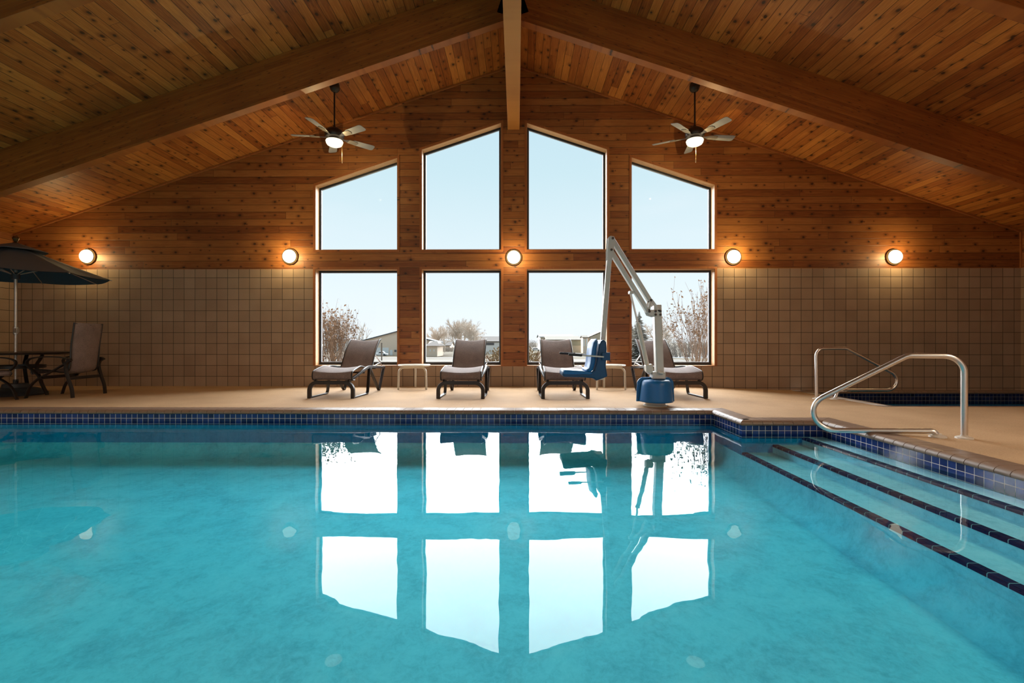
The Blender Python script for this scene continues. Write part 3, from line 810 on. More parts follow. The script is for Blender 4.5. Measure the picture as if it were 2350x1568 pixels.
# the seat: moulded shell seen from its left side
seat=[]
sh=[(1288,848),(1293,846.5),(1335,850),(1352,851),(1359,847),(1363,835),(1366,815),(1369,792),(1373,783),(1378,780.5),(1383,781),(1385,786),(1386,800),(1385,822),(1384,840),(1388,862),(1362,872),(1357,866),(1330,864),(1290,863),(1287,858)]
P3=[LP(x,y) for x,y in sh]
b=MB(); b.prism([(p.x,p.z) for p in P3],'y',-.20,.20); b.build('seat_shell',M['navy'],lift,bevel=.018)
# lighter pad inside the back (faces left) and rounded top corners
def pad(u,v):
    ctr=[(1352,850),(1359,845),(1362.5,833),(1364.5,815),(1366.5,798),(1369,788),(1374,781)]
    k=u*(len(ctr)-1); i=min(int(k),len(ctr)-2); f=k-i
    x=ctr[i][0]*(1-f)+ctr[i+1][0]*f; y=ctr[i][1]*(1-f)+ctr[i+1][1]*f
    w=.215*(1-.35*max(0,(u-.75)/.25)**2)
    s=2*v-1; p=LP(x,y); return V((p.x-.012+.03*abs(s)**3-.06,s*w,p.z))
b=MB(); b.grid(pad,18,12); b.build('backrest',M['blue'],lift,smooth=60,solid=.045)
b=MB(); P4=[LP(x,y) for x,y in [(1288,852),(1291,847),(1330,849),(1354,852),(1352,857),(1290,857)]]
b.prism([(p.x,p.z) for p in P4],'y',-.225,.225); b.build('seat_pan',M['blue'],lift,bevel=.012)
for s in(-1,1):
    b=MB(); b.box(LP(1383,817,s*.225),(.10,.035,.10)); b.build('arm_hinge',M['navy'],lift,bevel=.006)
for s,dy,dx in((-1,-.235,0),(1,.235,-4)):
    b=MB(); b.bar([LP(1378,818,dy),LP(1322,814+dx*.2,dy)],.020,.020,(0,0,1)); ar=b.build('armrest',M['white'],lift,bevel=.004)
    b=MB(); b.bar([LP(1330+dx,814.5+dx*.2,dy),LP(1300+dx*3,812.5+dx*.2,dy)],.034,.030,(0,0,1)); b.build('arm_grip',M['rubber'],ar,bevel=.008)
b=MB(); b.bar([LP(1336,851,-.19),LP(1357,853.5,-.16)],.03,.012,(0,0,1)); b.build('belt_strap',M['rubber'],lift); b=MB(); b.bar([LP(1334,850,-.03),LP(1354,852,.10)],.03,.012,(0,0,1)); b.build('belt_strap',M['rubber'],lift)
b=MB(); b.box(LP(1372,868),(.12,.18,.03)); b.build('footrest_socket',M['cream'],lift)

# ------------------------------------------------------------ handrails
def rail(pts, rad, label, flg, name='handrail'):
    e=empty(name,(flg[0][0],flg[0][1],0)); tag(e,label,'handrail','bent stainless handrails beside the pool and spa')
    o=V(e.location)
    b=MB(); b.tube([p-o for p in fillet(pts,rad,10)],.0240,18); b.build('rail_tube',M['steel'],e,smooth=60)
    for f in flg:
        zf=f[2]
        b=MB(); b.lathe([(0,0),(.062,0),(.060,.010),(.045,.016),(.027,.018),(.027,.03),(0,.03)],c=V((f[0],f[1],zf))-o,n=28); b.build('floor_flange',M['flange'],e)
    return e
A=V((3.835,4.01,0)); B=V((3.655,4.06,0))
u=V((2.83-3.835,4.42-4.01,0)); Lu=u.length; u/=Lu
def on(px,py):       # point of the vertical plane through A along u seen at this pixel
    a=(px-1175)/F; bq=(784-py)/F; x=a*cos(TH)-sin(TH); y=a*sin(TH)+cos(TH)
    # k*(x,y)=A+s*u
    det=x*(-u.y)-(-u.x)*y; k=(A.x*(-u.y)-(-u.x)*A.y)/det
    return V((k*x,k*y,CZ+bq*k))
pts=[A,on(2208,818),on(2083,815.5),on(1880,908),on(1868,968),on(1905,985.5),on(2126,989)]
pts[0]=A; pts[1]=V((A.x,A.y,.705)); pts[2]=on(2083,815.5); pts[2].z=.705
low=on(1893,986); end=B
rail([A,pts[1],pts[2],on(1737,986),V((B.x-.02,B.y+.01,.048)),V((B.x,B.y,0))],[.14,.10,.165,.07],'large bent stainless handrail over the pool steps at right',[(A.x,A.y,0),(B.x,B.y,0)])
# spa rail (farther, smaller in the photo)
SY=7.18
def sp_(px,py): return at(px,py,SY)
s0=sp_(1874.5,907); s0.z=deck_z(s0.x,SY)
z_lo=sp_(2000,895.5).z
s9=V((sp_(1915,900).x,SY,deck_z(4.9,SY)))
rail([s0,sp_(1873,799.5),sp_(1943,799.5),sp_(2122,895.5),V((sp_(1925,896).x,SY,z_lo)),s9],[.12,.10,.144,.05],'smaller bent stainless handrail beside the spa, seen behind the large one',[(s0.x,s0.y,s0.z),(s9.x,s9.y,s9.z)])

# ------------------------------------------------------------ umbrella, table, chairs
UY=7.15; up_=at(36,800,UY); UX=up_.x
um=empty('patio_umbrella',(UX,UY,0)); tag(um,'dark slate patio umbrella with a silver pole, at the left edge','umbrella')
rot=R(31); Rr=1.14; ze=1.862; za=2.30
def rim(k,r,z): a=rot+k*pi/4; return V((r*cos(a),r*sin(a),z))
b=MB()
for k in range(8):
    def fn(uu,vv,k=k):
        r=.10+(Rr-.10)*uu
        z=za-(za-ze)*(uu**.92)
        p=rim(k,r,z).lerp(rim(k+1,r,z),vv)
        p.z-=.035*4*vv*(1-vv)*uu*.6
        return p
    b.grid(fn,10,6)
cn=b.build('canopy',[M['canvas']],um,smooth=30)
b=MB()
for k in range(8):
    def fn(uu,vv,k=k):
        r=.10+(Rr-.01-.10)*uu
        z=za-.006-(za-ze)*(uu**.92)
        p=rim(k,r,z).lerp(rim(k+1,r,z),vv); p.z-=.035*4*vv*(1-vv)*uu*.6
        return p
    b.grid(fn,10,6)
b.build('canopy_lining',[M['canvas_in']],um,smooth=30)
b=MB()
for k in range(8):
    def fn(uu,vv,k=k):
        r=.02+.36*uu; z=za+.065-.125*uu
        p=rim(k,r,z).lerp(rim(k+1,r,z),vv); return p
    b.grid(fn,4,4)
b.build('vent_cap',[M['canvas']],um,smooth=30,solid=.004)
for k in range(8):
    b=MB(); q=rim(k,Rr+.012,ze-.012); b.tube([rim(k,.05,za-.06),q],.008,6); b.tube([rim(k,.52,za-.06-(za-.05-ze)*.47),V((0,0,1.86))],.007,6); b.build('rib',M['polemetal'],um)
b=MB(); b.tube([(0,0,.10),(0,0,za+.04)],.0195,18); b.build('pole',M['polemetal'],um)
b=MB(); b.lathe([(0,1.80),(.05,1.80),(.05,1.88),(.03,1.90),(0,1.90)],n=20); b.build('hub',M['basegrey'],um)
b=MB(); b.lathe([(0,.94),(.030,.94),(.032,1.06),(0,1.06)],n=16); b.box((.035,-.02,1.0),(.05,.04,.07)); b.build('crank_housing',M['polemetal'],um,bevel=.004)
b=MB(); b.lathe([(0,za+.06),(.035,za+.065),(.018,za+.078),(.03,za+.10),(.042,za+.135),(.030,za+.165),(0,za+.178)],n=20); b.build('finial',M['gold'],um)
b=MB(); b.lathe([(0,0),(.36,0),(.37,.02),(.33,.065),(.23,.105),(.16,.120),(.15,.165),(.145,.175),(0,.175)],n=36); b.lathe([(0,.17),(.032,.17),(.032,.24),(0,.24)],n=16); b.build('base',M['basegrey'],um)
b=MB(); b.lathe([(0,0),(.018,0),(.02,.03),(0,.035)],c=(.05,-.03,.185),n=10); b.tube([(.03,-.02,.205),(.07,-.04,.205)],.008,8); b.build('clamp_knob',M['rubber'],um)

tb=empty('patio_table',(UX,UY,0)); tag(tb,'round dark patio table around the umbrella pole','table')
b=MB(); nn=64; 
b.lathe([(.03,.640),(.71,.640),(.735,.645),(.74,.655),(.735,.665),(.71,.668),(.03,.668),(.03,.640)],n=nn); b.build('table_top',M['darkrim'],tb)
b=MB(); b.lathe([(.60,.631),(.615,.631),(.615,.640),(.60,.640),(.60,.631)],n=48); b.build('apron',M['black'],tb)
b=MB(); b.lathe([(.30,.415),(.34,.415),(.34,.462),(.30,.462),(.30,.415)],n=40); b.build('brace_ring',M['black'],tb)
for k in range(3):
    a=R(120*k); d=V((cos(a),sin(a),0))
    b=MB(); b.bar(smoothline([d*.42+V((0,0,.62)),d*.38+V((0,0,.55)),d*.33+V((0,0,.44)),d*.40+V((0,0,.20)),d*.50],6),.045,.02,d); b.build('leg',M['black'],tb)

def dchair():
    e=empty('patio_chair')      # faces -y, origin on the floor
    prof=smoothline([(0,-.27,.345),(0,-.285,.385),(0,-.24,.415),(0,-.05,.405),(0,.12,.375),(0,.20,.385),(0,.235,.45),(0,.25,.60),(0,.262,.78),(0,.285,.95),(0,.300,1.07),(0,.304,1.11)],5); N=len(prof)-1
    def fn(u,v):
        i=min(N,int(round(u*N))); p=prof[i]; s=2*v-1; q=prof[min(N,i+1)]-prof[max(0,i-1)]; q.normalize(); w=.245+.015*sin(i/N*9)
        return p+V((s*w,0,0))+V((0,q.z,-q.y))*.025*(1-s*s)
    b=MB(); b.grid(fn,N,10); b.build('sling',M['sling'],e,smooth=60,solid=.01)
    b=MB()
    for s in(-1,1): b.tube([prof[i]+V((s*.258,0,0)) for i in range(N+1)],.011,8)
    b.tube([prof[N]+V((-.25,0,-.01)),prof[N]+V((0,.02,-.03)),prof[N]+V((.25,0,-.01))],.009,8)
    b.build('sling_rail',M['black'],e)
    for s in(-1,1):
        x=s*.30; sec=[(-.008,-.022),(.008,-.022),(.008,.022),(-.008,.022)]
        b=MB(); b.sweep(smoothline([(x,.29,.56),(x,.15,.598),(x,-.05,.605),(x,-.22,.590),(x,-.305,.545),(x,-.29,.47),(x,-.20,.38),(x,-.10,.29)],6),sec,(1,0,0)); b.build('armrest',M['black'],e)
        b=MB(); b.sweep(smoothline([(x,.30,.555),(x,.16,.47),(x,-.02,.36),(x,-.17,.27),(x,-.27,.16),(x,-.325,0)],6),sec,(1,0,0)); b.build('front_leg',M['black'],e)
        b=MB(); b.sweep(smoothline([(x,.27,.58),(x,.22,.46),(x,.25,.30),(x,.30,.14),(x,.315,0)],6),[(-.012,-.022),(.012,-.022),(.012,.022),(-.012,.022)],(1,0,0)); b.build('rear_leg',M['black'],e)
    for y,z in((-.12,.30),(.245,.285)):
        b=MB(); b.bar([(-.30,y,z),(.30,y,z)],.045,.018,(0,1,0)); b.build('cross_bar',M['black'],e)
    return e
dc=dchair(); dc.location=(-6.86,7.03,0); dc.rotation_euler=(0,0,R(-90)+R(5)); tag(dc,'brown sling armchair with looped arms, right of the patio table','chair','brown sling armchairs at the patio table')
d2=copy_tree(dc); d2.location=(-7.35,6.17,0); d2.rotation_euler=(0,0,R(90+14)); tag(d2,'brown sling armchair cut off by the left edge of the photo','chair','brown sling armchairs at the patio table')

# ------------------------------------------------------------ outdoors
KO=2.1                        # the field lies well below the pool hall
GZ=CZ-2.43*KO
def gz(x,y):
    t=max(0,min(1,(y-13)/14)); return -.35+(GZ+.35)*t*t*(3-2*t)
b=MB(); 
ys=[D+.2,10,12,14,16,18,20,23,27,40,80,160,400,1500]; xs_=[-1500,-300,-120,-60,-30,-10,10,30,60,120,300,1500]
for i in range(len(xs_)-1):
    for j in range(len(ys)-1):
        b.add([(x,y,gz(x,y)) for x,y in((xs_[i],ys[j]),(xs_[i+1],ys[j]),(xs_[i+1],ys[j+1]),(xs_[i],ys[j+1]))],[(0,1,2,3)])
tag(b.build('ground',M['grass'],smooth=40),kind='structure')
def strip(name,x0,x1,y0,y1,mat,z,label=None,cat=None,wob=0,seed=1,n=40,kind='structure'):
    x0*=KO;x1*=KO;y0*=KO;y1*=KO;wob*=KO
    rnd=random.Random(seed); b=MB(); lo=[];hi=[]
    for i in range(n+1):
        x=x0+(x1-x0)*i/n
        lo.append((x,y0+wob*mnoise.noise((x*.12,seed,0)),GZ+z)); hi.append((x,y1+wob*mnoise.noise((x*.12,seed,5)),GZ+z))
    vs=lo+hi; b.add(vs,[(i,i+1,n+1+i+1,n+1+i) for i in range(n)])
    o=b.build(name,mat,smooth=0,fixn=False); return tag(o,label,cat,kind=kind)
strip('road',-60,22,58,63,M['gravel'],.012)
strip('snow',-70,2,67.0,69.5,M['snow'],.03,'thin old snow lying along the far side of the road','snow',.5,3,kind='stuff')
strip('snow',6,30,50,51.6,M['snow'],.03,'patchy snow just beyond the right windows','snow',1.0,6,kind='stuff')
strip('snow',14,32,68,76,M['snow'],.03,'snow patch in the field near the spruce','snow',2.5,9,kind='stuff')
strip('driveway',21,60,38,56,M['asphalt'],.02)
strip('verge',-60,60,75,76.5,M['gravel'],.02)

def gable(name,px0,px1,pyb,pye,pyr,Y,depth,ridge,wall,rf,label,openings=(),over=.4,hip=False):
    """building whose front face is on plane Y between two pixel columns"""
    Y*=KO; depth*=KO; over*=KO
    a=at(px0,pyb,Y); c=at(px1,pyb,Y); ze=at((px0+px1)/2,pye,Y).z; zr=at((px0+px1)/2,pyr,Y).z
    e=empty(name,((a.x+c.x)/2,Y,GZ)); tag(e,label,'building'); o=V(e.location)
    b=MB(); w=c.x-a.x; h=ze-GZ
    if ridge=='x':
        b.prism([(0,0),(depth,0),(depth,h),(depth/2,zr-GZ),(0,h)],'x',-w/2,w/2); b.build('wall',wall,e,smooth=0)
        b=MB()
        if hip:
            rr=min(w/2*.6,depth/2)
            vs=[(-w/2-over,-over,h),(w/2+over,-over,h),(w/2+over,depth+over,h),(-w/2-over,depth+over,h),(-w/2+rr,depth/2,zr-GZ),(w/2-rr,depth/2,zr-GZ)]
            b.add(vs,[(0,1,5,4),(1,2,5),(2,3,4,5),(3,0,4),(3,2,1,0)])
        else:
            for s0,s1 in((-over,depth/2),(depth/2,depth+over)):
                z0=(h-.05) if s0<0 else zr-GZ; z1=zr-GZ if s0<0 else h-.05
                b.prism([(s0,z0),(s1,z1),(s1,z1+.3),(s0,z0+.3)],'x',-w/2-over,w/2+over)
        b.build('roof',rf,e,smooth=0)
    else:
        b.prism([(-w/2,0),(w/2,0),(w/2,h),(0,zr-GZ),(-w/2,h)],'y',0,depth); b.build('wall',wall,e,smooth=0)
        b=MB()
        for s in(-1,1):
            k=(zr-GZ-h)/(w/2)
            b.prism([(0,zr-GZ),(s*(w/2+over),h-over*k),(s*(w/2+over),h-over*k+.35),(0,zr-GZ+.35)],'y',-over,depth+over)
        b.build('roof',rf,e,smooth=0)
    for (nm,x0,y0,x1,y1,mt) in openings:
        p=at(x0,y1,Y)-o; q=at(x1,y0,Y)-o
        b=MB(); b.box(((p.x+q.x)/2,-.04,(max(.02,p.z)+q.z)/2),(q.x-p.x,.12,q.z-max(.02,p.z))); b.build(nm,mt,e,smooth=0)
    return e
gable('metal_shed',821,1003,816,786,762,82,5,'y',M['tanwall'],M['greyroof'],'tan gabled metal shed with white doors, through the leftmost window',
      [('garage_door',877,798,892,816,M['whitewall']),('door',895,803.5,901,816,M['whitewall']),('window',905,803,910,808,M['glassdark']),('garage_door',862,798,873,816,M['whitewall'])],over=.3)
gable('long_shed',745,902,812,781,769.5,112,16,'x',M['whitewall'],M['greyroof'],'long low shed with a pale metal roof behind the tan gabled shed')
gable('small_garage',979,1003.5,816.5,794,783,75,6,'x',M['tanwall'],M['brownroof'],'small tan garage with a brown hip roof, left in the second window',
      [('window',986.5,802,988.5,807,M['whitewall']),('window',995,802,997,807,M['whitewall'])],over=.45,hip=True)
gable('brown_house',1015,1032,810,794,783,124,9,'x',M['tanwall'],M['brownroof'],'small brown-roofed house behind the bare trees')
gable('ranch_house',1096,1200,812,785,773.5,90,8,'x',M['whitewall'],M['brownroof'],'long white house with a brown roof, right in the second window',
      [('window',1113,787,1134,792.5,M['glassdark'])],over=.3)
gable('white_shed',1239.5,1318,791.5,774,768,120,14,'x',M['whitewall'],M['greyroof'],'white farm shed with a pale grey roof, through the third window',
      [('garage_door',1241,775.5,1254,781.5,M['olive'])],over=.3)
gable('tan_shed',1255,1333,794,781,772.5,104,10,'x',M['paletan'],M['tanroof'],'tan shed with an olive door, in front of the white farm shed',
      [('garage_door',1314,782,1333,793.5,M['olive']),('garage_door',1262,782,1300,793.5,M['olive'])],over=.3)
gable('gabled_barn',1352,1440,796,775,756,96,6,'y',M['paletan'],M['tanroof'],'pale tan gabled barn behind the hanging lift boom',
      [('garage_door',1358,781,1385,795.5,M['tanwall'])],over=.05)
gable('barn_annex',1338,1347.5,796,775.5,771.5,95.5,3,'x',M['tanwall'],M['tanroof'],'narrow annex with white doors left of the pale gabled barn',
      [('door',1339,778,1341.5,795,M['whitewall']),('door',1345,777,1348,795,M['whitewall'])],over=.2)

def vehicle(name,px,pyb,Y,L,label,cat,truck=False,rz=0):
    Y*=KO; p=at(px,pyb,Y); e=empty(name,(p.x,Y,GZ),rz); tag(e,label,cat)
    b=MB(); 
    pr=[(-L/2,.35),(L/2,.35),(L/2,.85),(L/2-.9,.95),(L/2-1.5,1.65),(-.1 if truck else -L/2+.5,1.65),(-.5 if truck else -L/2+.1,1.0),(-L/2,1.0)]
    b.prism(pr,'y',-.9,.9); b.build('body',M['carpaint'],e,smooth=0,bevel=.06)
    b=MB(); b.prism([(L/2-1.1,1.02),(L/2-1.55,1.55),(.05 if truck else -L/2+.7,1.55),(-.2 if truck else -L/2+.4,1.02)],'y',-.92,.92); b.build('window',M['glassdark'],e,smooth=0)
    for sx in(-1,1):
        for sy in(-1,1):
            b=MB(); b.lathe([(0,-.12),(.30,-.12),(.36,-.08),(.36,.08),(.30,.12),(0,.12)],c=(sx*(L/2-.95),sy*.82,.36),n=18,M=Matrix.Rotation(pi/2,3,'X')); b.build('wheel',M['tyre'],e)
vehicle('pickup_truck',872,818,78,5.4,'white pickup truck parked in front of the tan metal shed','truck',True)
vehicle('parked_car',1230,791,118,4.5,'white car parked left of the white farm shed','car')

p=at(876,820,125); b=MB(); b.tube([(0,0,0),(0,0,at(876,787,125).z-GZ)],.20,8)
o=b.build('wooden_post',M['bark'],loc=(p.x,125,GZ)); tag(o,'plain wooden post standing in the field beyond the leftmost window','post')

def branch(mb, rnd, p, d, L, r, depth, maxd, spread, up, leaves=None, nseg=3, kids=(2,4), rmin=.004, rat=(.62,.85)):
    pts=[V(p)]; dd=V(d).normalized()
    for i in range(nseg):
        dd=(dd+V((rnd.uniform(-1,1),rnd.uniform(-1,1),rnd.uniform(-.6,1)))*.13+V((0,0,up*.06))).normalized()
        pts.append(pts[-1]+dd*L/nseg)
    mb.tube(pts,r,4 if depth>1 else 6,scale=[1-.45*i/nseg for i in range(nseg+1)],cap=False)
    if depth>=maxd:
        if leaves is not None:
            for q in pts[1:]:
                if rnd.random()<leaves[1]: leaves[0].append((q,rnd.random()))
        return
    for k in range(rnd.randint(*kids)):
        t=rnd.uniform(.35,1) if k else 1.0
        i=min(nseg-1,int(t*nseg)); q=pts[i].lerp(pts[i+1],t*nseg-i)
        nd=(dd+V((rnd.uniform(-1,1),rnd.uniform(-1,1),rnd.uniform(-.5,.8)))*spread).normalized()
        branch(mb,rnd,q,nd,L*rnd.uniform(*rat),max(rmin,r*.6),depth+1,maxd,spread,up,leaves,nseg,kids,rmin,rat)
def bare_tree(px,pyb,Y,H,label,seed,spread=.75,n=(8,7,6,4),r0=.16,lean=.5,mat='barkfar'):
    """bare crown: limbs, branches, twigs, each level shorter and thinner"""
    Y*=KO; H*=KO; rnd=random.Random(seed); p=at(px,pyb,Y); b=MB()
    top=V((rnd.uniform(-.04,.04)*H,0,H*.42)); b.tube([(0,0,0),top*.5+V((.02*H,0,0)),top],r0*KO,6,scale=[1,.8,.6],cap=False)
    Ls=[.42,.25,.14,.075]; rs=[.075,.045,.032,.026]
    def grow(q,d,lv):
        L=H*Ls[lv]*rnd.uniform(.7,1.15); m=q+d*L*.5+V((rnd.uniform(-1,1),rnd.uniform(-1,1),rnd.uniform(-.3,1)))*L*.07
        e2=m+(d+V((0,0,.22))).normalized()*L*.5
        b.tube([q,m,e2],rs[lv]*KO,3,scale=[1,.75,.5],cap=False)
        if lv>=len(n)-1: return
        for k in range(n[lv+1]):
            t=rnd.uniform(.25,1); s0=q.lerp(m,t*2) if t<.5 else m.lerp(e2,t*2-1)
            r_=V((rnd.gauss(0,1),rnd.gauss(0,1),rnd.gauss(0,.8))); r_=(r_-d*r_.dot(d)).normalized()
            a=rnd.uniform(.35,.95)*spread*1.3; grow(s0,(d*cos(a)+r_*sin(a)).normalized(),lv+1)
    for k in range(n[0]):
        a=2*pi*k/n[0]+rnd.uniform(-.4,.4); f=rnd.uniform(.15,1.15)*spread*1.5; t=rnd.uniform(.45,1)
        grow(top*t,V((sin(f)*cos(a),sin(f)*sin(a)*.7,cos(f)+.12)).normalized(),0)
    o=b.build('bare_tree',M[mat],smooth=0,fixn=False); o.location=(p.x,Y,GZ); tag(o,label,'tree','bare trees beyond the windows')
    zm=max(v.co.z for v in o.data.vertices); k=H/zm; o.scale=(k,k,k); return o
bare_tree(1004,808,95,5.9,'leftmost bare tree of the clump in the second window',3,.62)
bare_tree(1020,808,104,6.3,'tangled bare tree between the first and the tall one of the clump',11,.5,(6,6,5,4))
bare_tree(1046,808,86,6.9,'tallest and densest bare tree, above the second lounge chair',5,.60,(11,7,6,5))
bare_tree(1065,808,99,6.9,'dense bare tree overlapping the tallest one on its right',17,.5,(8,7,6,4))
bare_tree(1083,808,79,6.0,'rightmost spreading bare tree of the clump in the second window',8,.72,(9,6,6,4))
bare_tree(834.5,800,105,6.8,'slim bare sapling above the long shed roof, the right one',21,.45,(4,4,3),.07)
bare_tree(824,800,109,5.8,'slim bare sapling above the long shed roof, the left one',22,.4,(4,3,3),.07)
bare_tree(1519,800,62,5.8,'spreading bare tree right of the white lift mast',31,.8,(8,6,5,3),.14)

def spruce(px,Y,H,Rb,label,seed):
    Y*=KO; H*=KO; Rb*=KO
    rnd=random.Random(seed); p=at(px,800,Y); e=empty('spruce_tree',(p.x,Y,GZ)); tag(e,label,'tree')
    b=MB(); b.tube([(0,0,0),(0,0,H*.97)],.3,6,scale=[1,.15]); b.build('trunk',M['bark'],e)
    b=MB(); nl=46
    for i in range(nl):
        t=i/(nl-1); z=.8+(H-1.0)*t; rr=Rb*(1-t)**.85+.15
        m=int(8+16*(1-t))
        for k in range(m):
            a=rnd.uniform(0,2*pi); r=rr*rnd.uniform(.7,1.12); w=.22+.30*(1-t)
            d=V((cos(a),sin(a),0)); s=V((-sin(a),cos(a),0)); zz=z+rnd.uniform(-.15,.15)
            b.add([V((0,0,zz+.12)),d*r*.55+s*w+V((0,0,zz-.05)),d*r+V((0,0,zz-.10-.15*(1-t))),d*r*.55-s*w+V((0,0,zz-.05)),d*r*.5+V((0,0,zz-.30))],[(0,1,2,3),(0,4,2)])
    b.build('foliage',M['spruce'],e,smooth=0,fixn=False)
spruce(1467,60,6.3,2.0,'tall spruce in the left half of the rightmost lower window',2)
spruce(1449,66,4.9,1.9,'shorter spruce partly behind the wooden pillar, left of the tall one',3)
def thicket(name,px0,px1,pyt,Y,label,seed,dens=26,mat='thicket'):
    Y*=KO; dens/=1.5
    rnd=random.Random(seed); a=at(px0,800,Y); c=at(px1,800,Y); H=at(px0,pyt,Y).z-GZ; b=MB(); n=int((c.x-a.x)*dens)
    for i in range(n):
        x=rnd.uniform(0,c.x-a.x); y=rnd.uniform(-3,6); h=H*rnd.uniform(.6,1.05)*(.85+.3*mnoise.noise((x*.35,seed,1)))
        q=V((x,y,0)); t=q+V((rnd.uniform(-.7,.7),rnd.uniform(-.5,.5),h))
        b.tube([q,(q+t)/2+V((rnd.uniform(-.4,.4),0,0)),t],.07,3,scale=[1,.7,.3],cap=False)
        for k in range(3):
            s=q.lerp(t,rnd.uniform(.3,.9)); b.tube([s,s+V((rnd.uniform(-1.6,1.6),rnd.uniform(-.8,.8),rnd.uniform(.4,1.8)))],.045,3,cap=False)
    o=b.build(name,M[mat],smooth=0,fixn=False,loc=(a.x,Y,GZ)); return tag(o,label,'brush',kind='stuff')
thicket('brush',1436,1690,772,72,'low thicket of bare brush across the rightmost lower window',4,24)
thicket('brush',1195,1245,777,150,'distant hazy line of trees left of the white farm shed',6,14)
thicket('brush',1008,1098,798,112,'low brush under the bare trees in the second window',7,16)

def shrub(px0,px1,pyt,Y,label,seed,nst,leaf,H=None,lean=0):
    rnd=random.Random(seed); c=at((px0+px1)/2,784,Y); W=at(px1,784,Y).x-at(px0,784,Y).x; H=at(px0,pyt,Y).z+.35
    e=empty('bare_shrub',(c.x,Y,-.35)); tag(e,label,'shrub','bare shrubs right outside the windows'); b=MB(); lv=[]
    for i in range(nst):
        x=rnd.uniform(-.16,.16)*W; a=V((x,rnd.uniform(-.12,.12),0))
        d=V((x*2.0/W*.35+rnd.uniform(-.12,.12)+lean*.15,rnd.uniform(-.15,.15),1))
        branch(b,rnd,a,d,H*.36*rnd.uniform(.8,1.05),.011,0,3,.42,1.2,(lv,leaf),4,(2,3),.0028)
    b.build('stems',M['bark'],e,smooth=0,fixn=False)
    b=MB()
    for q,t in lv:
        a=V((rnd.uniform(-1,1),rnd.uniform(-1,1),rnd.uniform(-1.5,.3))).normalized(); s=a.cross(V((rnd.uniform(-1,1),rnd.uniform(-1,1),rnd.uniform(-1,1)))).normalized(); L=.045+.04*t
        b.add([q,q+a*L*.5+s*L*.28,q+a*L,q+a*L*.5-s*L*.28],[(0,1,2,3)])
    b.build('dry_leaves',M['dryleaf'],e,smooth=0,fixn=False)
shrub(716,806,692,10.6,'tall dry shrub outside the leftmost lower window',5,38,.5)
shrub(1556,1650,640,10.6,'tall leafy dry shrub at the right side of the rightmost lower window',9,18,.55,lean=.2)
# faded evergreen bush behind the centre pillar
rnd=random.Random(12); c=at(1178,784,10.4); e=empty('evergreen_bush',(c.x,10.4,-.35)); tag(e,'rounded faded evergreen bush outside, showing on both sides of the central pillar','bush')
b=MB(); lv=MB()
for i in range(26):
    a=rnd.uniform(0,2*pi); b.tube([V((0,0,0)),V((.35*cos(a),.25*sin(a),.45)),V((.62*cos(a),.4*sin(a),.5+rnd.uniform(.1,.5)))],.012,4,cap=False)
b.build('stems',M['bark'],e,smooth=0,fixn=False)
for i in range(5200):
    a=rnd.uniform(0,2*pi); f=math.acos(rnd.uniform(-.2,1)); r=rnd.uniform(.72,1.0)*(1+.16*mnoise.noise((cos(a)*3,sin(a)*3,f*3)))
    q=V((.73*r*sin(f)*cos(a),.45*r*sin(f)*sin(a),.42+.72*r*cos(f)*.98)); q.z=max(.03,q.z)
    d=(q-V((0,0,.3))).normalized()+V((rnd.uniform(-.7,.7),rnd.uniform(-.7,.7),rnd.uniform(-.5,.7))); d.normalize(); s=d.cross(V((rnd.uniform(-1,1),rnd.uniform(-1,1),1))).normalized(); L=rnd.uniform(.03,.065)
    lv.add([q,q+d*L*.5+s*L*.25,q+d*L,q+d*L*.5-s*L*.25],[(0,1,2,3)])
lv.build('foliage',M['juniper'],e,smooth=0,fixn=False)

# ------------------------------------------------------------ sky, daylight and added fill lights
W=bpy.data.worlds.new('sky'); bpy.context.scene.world=W; W.use_nodes=True; nt=W.node_tree; nt.nodes.clear()
o=nt.nodes.new('ShaderNodeOutputWorld'); bg=nt.nodes.new('ShaderNodeBackground'); nt.links.new(bg.outputs[0],o.inputs[0])
tc=nt.nodes.new('ShaderNodeTexCoord'); sx=nt.nodes.new('ShaderNodeSeparateXYZ'); nt.links.new(tc.outputs['Generated'],sx.inputs[0])
rp=nt.nodes.new('ShaderNodeValToRGB'); nt.links.new(sx.outputs[2],rp.inputs[0])
st_=[(0.0,(.80,.84,.88)),(.06,(.76,.84,.895)),(.17,(.68,.795,.85)),(.34,(.54,.715,.79)),(.7,(.40,.60,.74))]
while len(rp.color_ramp.elements)<len(st_): rp.color_ramp.elements.new(.5)
for e_,(p_,c_) in zip(rp.color_ramp.elements,st_): e_.position=p_; e_.color=(*c_,1)
mp=nt.nodes.new('ShaderNodeMapping'); mp.inputs['Scale'].default_value=(1.2,1.2,5); nt.links.new(tc.outputs['Generated'],mp.inputs[0])
nz=nt.nodes.new('ShaderNodeTexNoise'); nz.inputs['Scale'].default_value=2.2; nz.inputs['Detail'].default_value=4; nt.links.new(mp.outputs[0],nz.inputs['Vector'])
mr=nt.nodes.new('ShaderNodeMapRange'); nt.links.new(nz.outputs[0],mr.inputs[0]); mr.inputs[1].default_value=.48; mr.inputs[2].default_value=.75; mr.inputs[4].default_value=.35
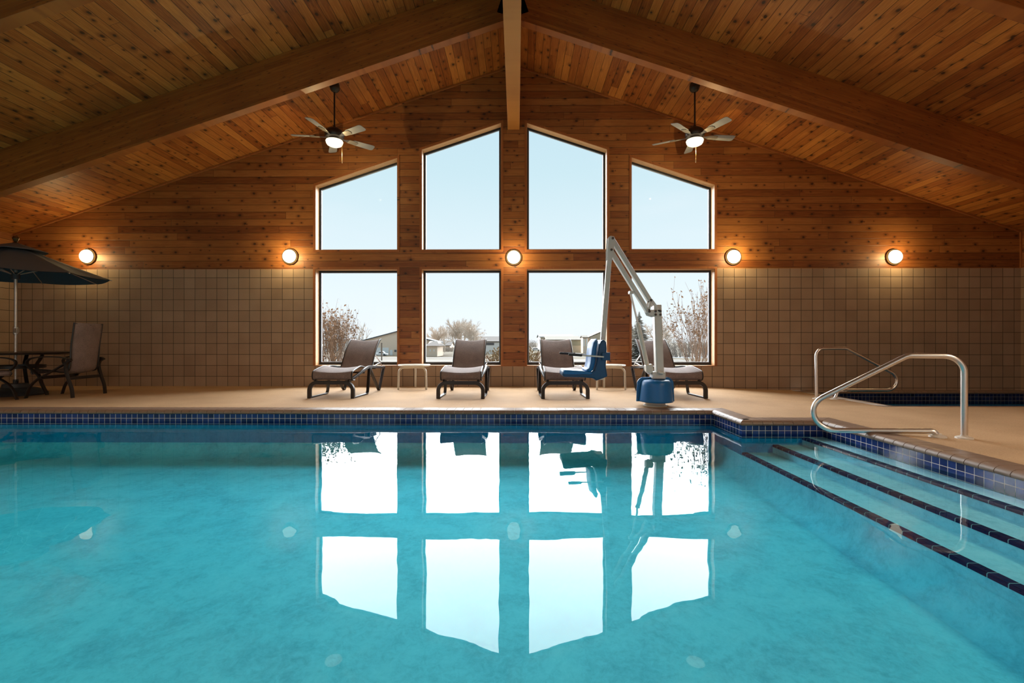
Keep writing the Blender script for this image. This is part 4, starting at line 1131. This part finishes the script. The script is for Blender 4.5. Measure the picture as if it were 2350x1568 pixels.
mx=nt.nodes.new('ShaderNodeMix'); mx.data_type='RGBA'; nt.links.new(mr.outputs[0],mx.inputs[0]); nt.links.new(rp.outputs[0],mx.inputs[6]); mx.inputs[7].default_value=(.74,.80,.86,1)
nt.links.new(mx.outputs[2],bg.inputs[0]); bg.inputs[1].default_value=1.2

def sun(name,dirv,energy,angle,col):
    l=bpy.data.lights.new(name,'SUN'); l.energy=energy; l.angle=R(angle); l.color=col
    o=bpy.data.objects.new(name,l); C.objects.link(o); o.rotation_euler=V(dirv).to_track_quat('-Z','Y').to_euler(); return o
sun('north_sky_boost',(0,-1,-.40),31,110,(.93,.97,1.0))  # wide sun lamp added to strengthen the sky's light through the windows
def area(name,loc,rot,sx_,sy_,e_,col):
    l=bpy.data.lights.new(name,'AREA'); l.shape='RECTANGLE'; l.size=sx_; l.size_y=sy_; l.energy=e_; l.color=col
    o=bpy.data.objects.new(name,l); C.objects.link(o); o.location=loc; o.rotation_euler=rot; return o
for (x0,x1) in sw:
    area('south_added_fill',((x0+x1)/2,YB-.16,1.75),(R(90),0,0),x1-x0-.1,1.8,9,(1,.86,.68))  # warm fill lights added behind the unseen south windows
for x_,y_ in((-5.6,1.0),(5.5,1.0),(-5.0,-3.6),(5.0,-3.6)):
    area('overhead_added_fill',(x_,y_,3.93),(0,0,0),1.2,1.2,140,(1,.80,.55))  # unseen fill panels added under the roof to brighten pool and deck

# ------------------------------------------------------------ camera
cam=bpy.data.cameras.new('camera'); cam.sensor_width=36; cam.lens=36*F/2350; cam.clip_start=.05; cam.clip_end=3000
co=bpy.data.objects.new('camera',cam); C.objects.link(co); co.location=(0,0,CZ); co.rotation_euler=(R(90),0,TH)
sc=bpy.context.scene; sc.camera=co
sc.view_settings.view_transform='Standard'; sc.view_settings.look='None'; sc.view_settings.gamma=1; sc.view_settings.use_curve_mapping=False
sc.view_settings.exposure=0.0
sc.cycles.max_bounces=10; sc.cycles.diffuse_bounces=5; sc.cycles.transparent_max_bounces=16
sc.cycles.sample_clamp_indirect=6
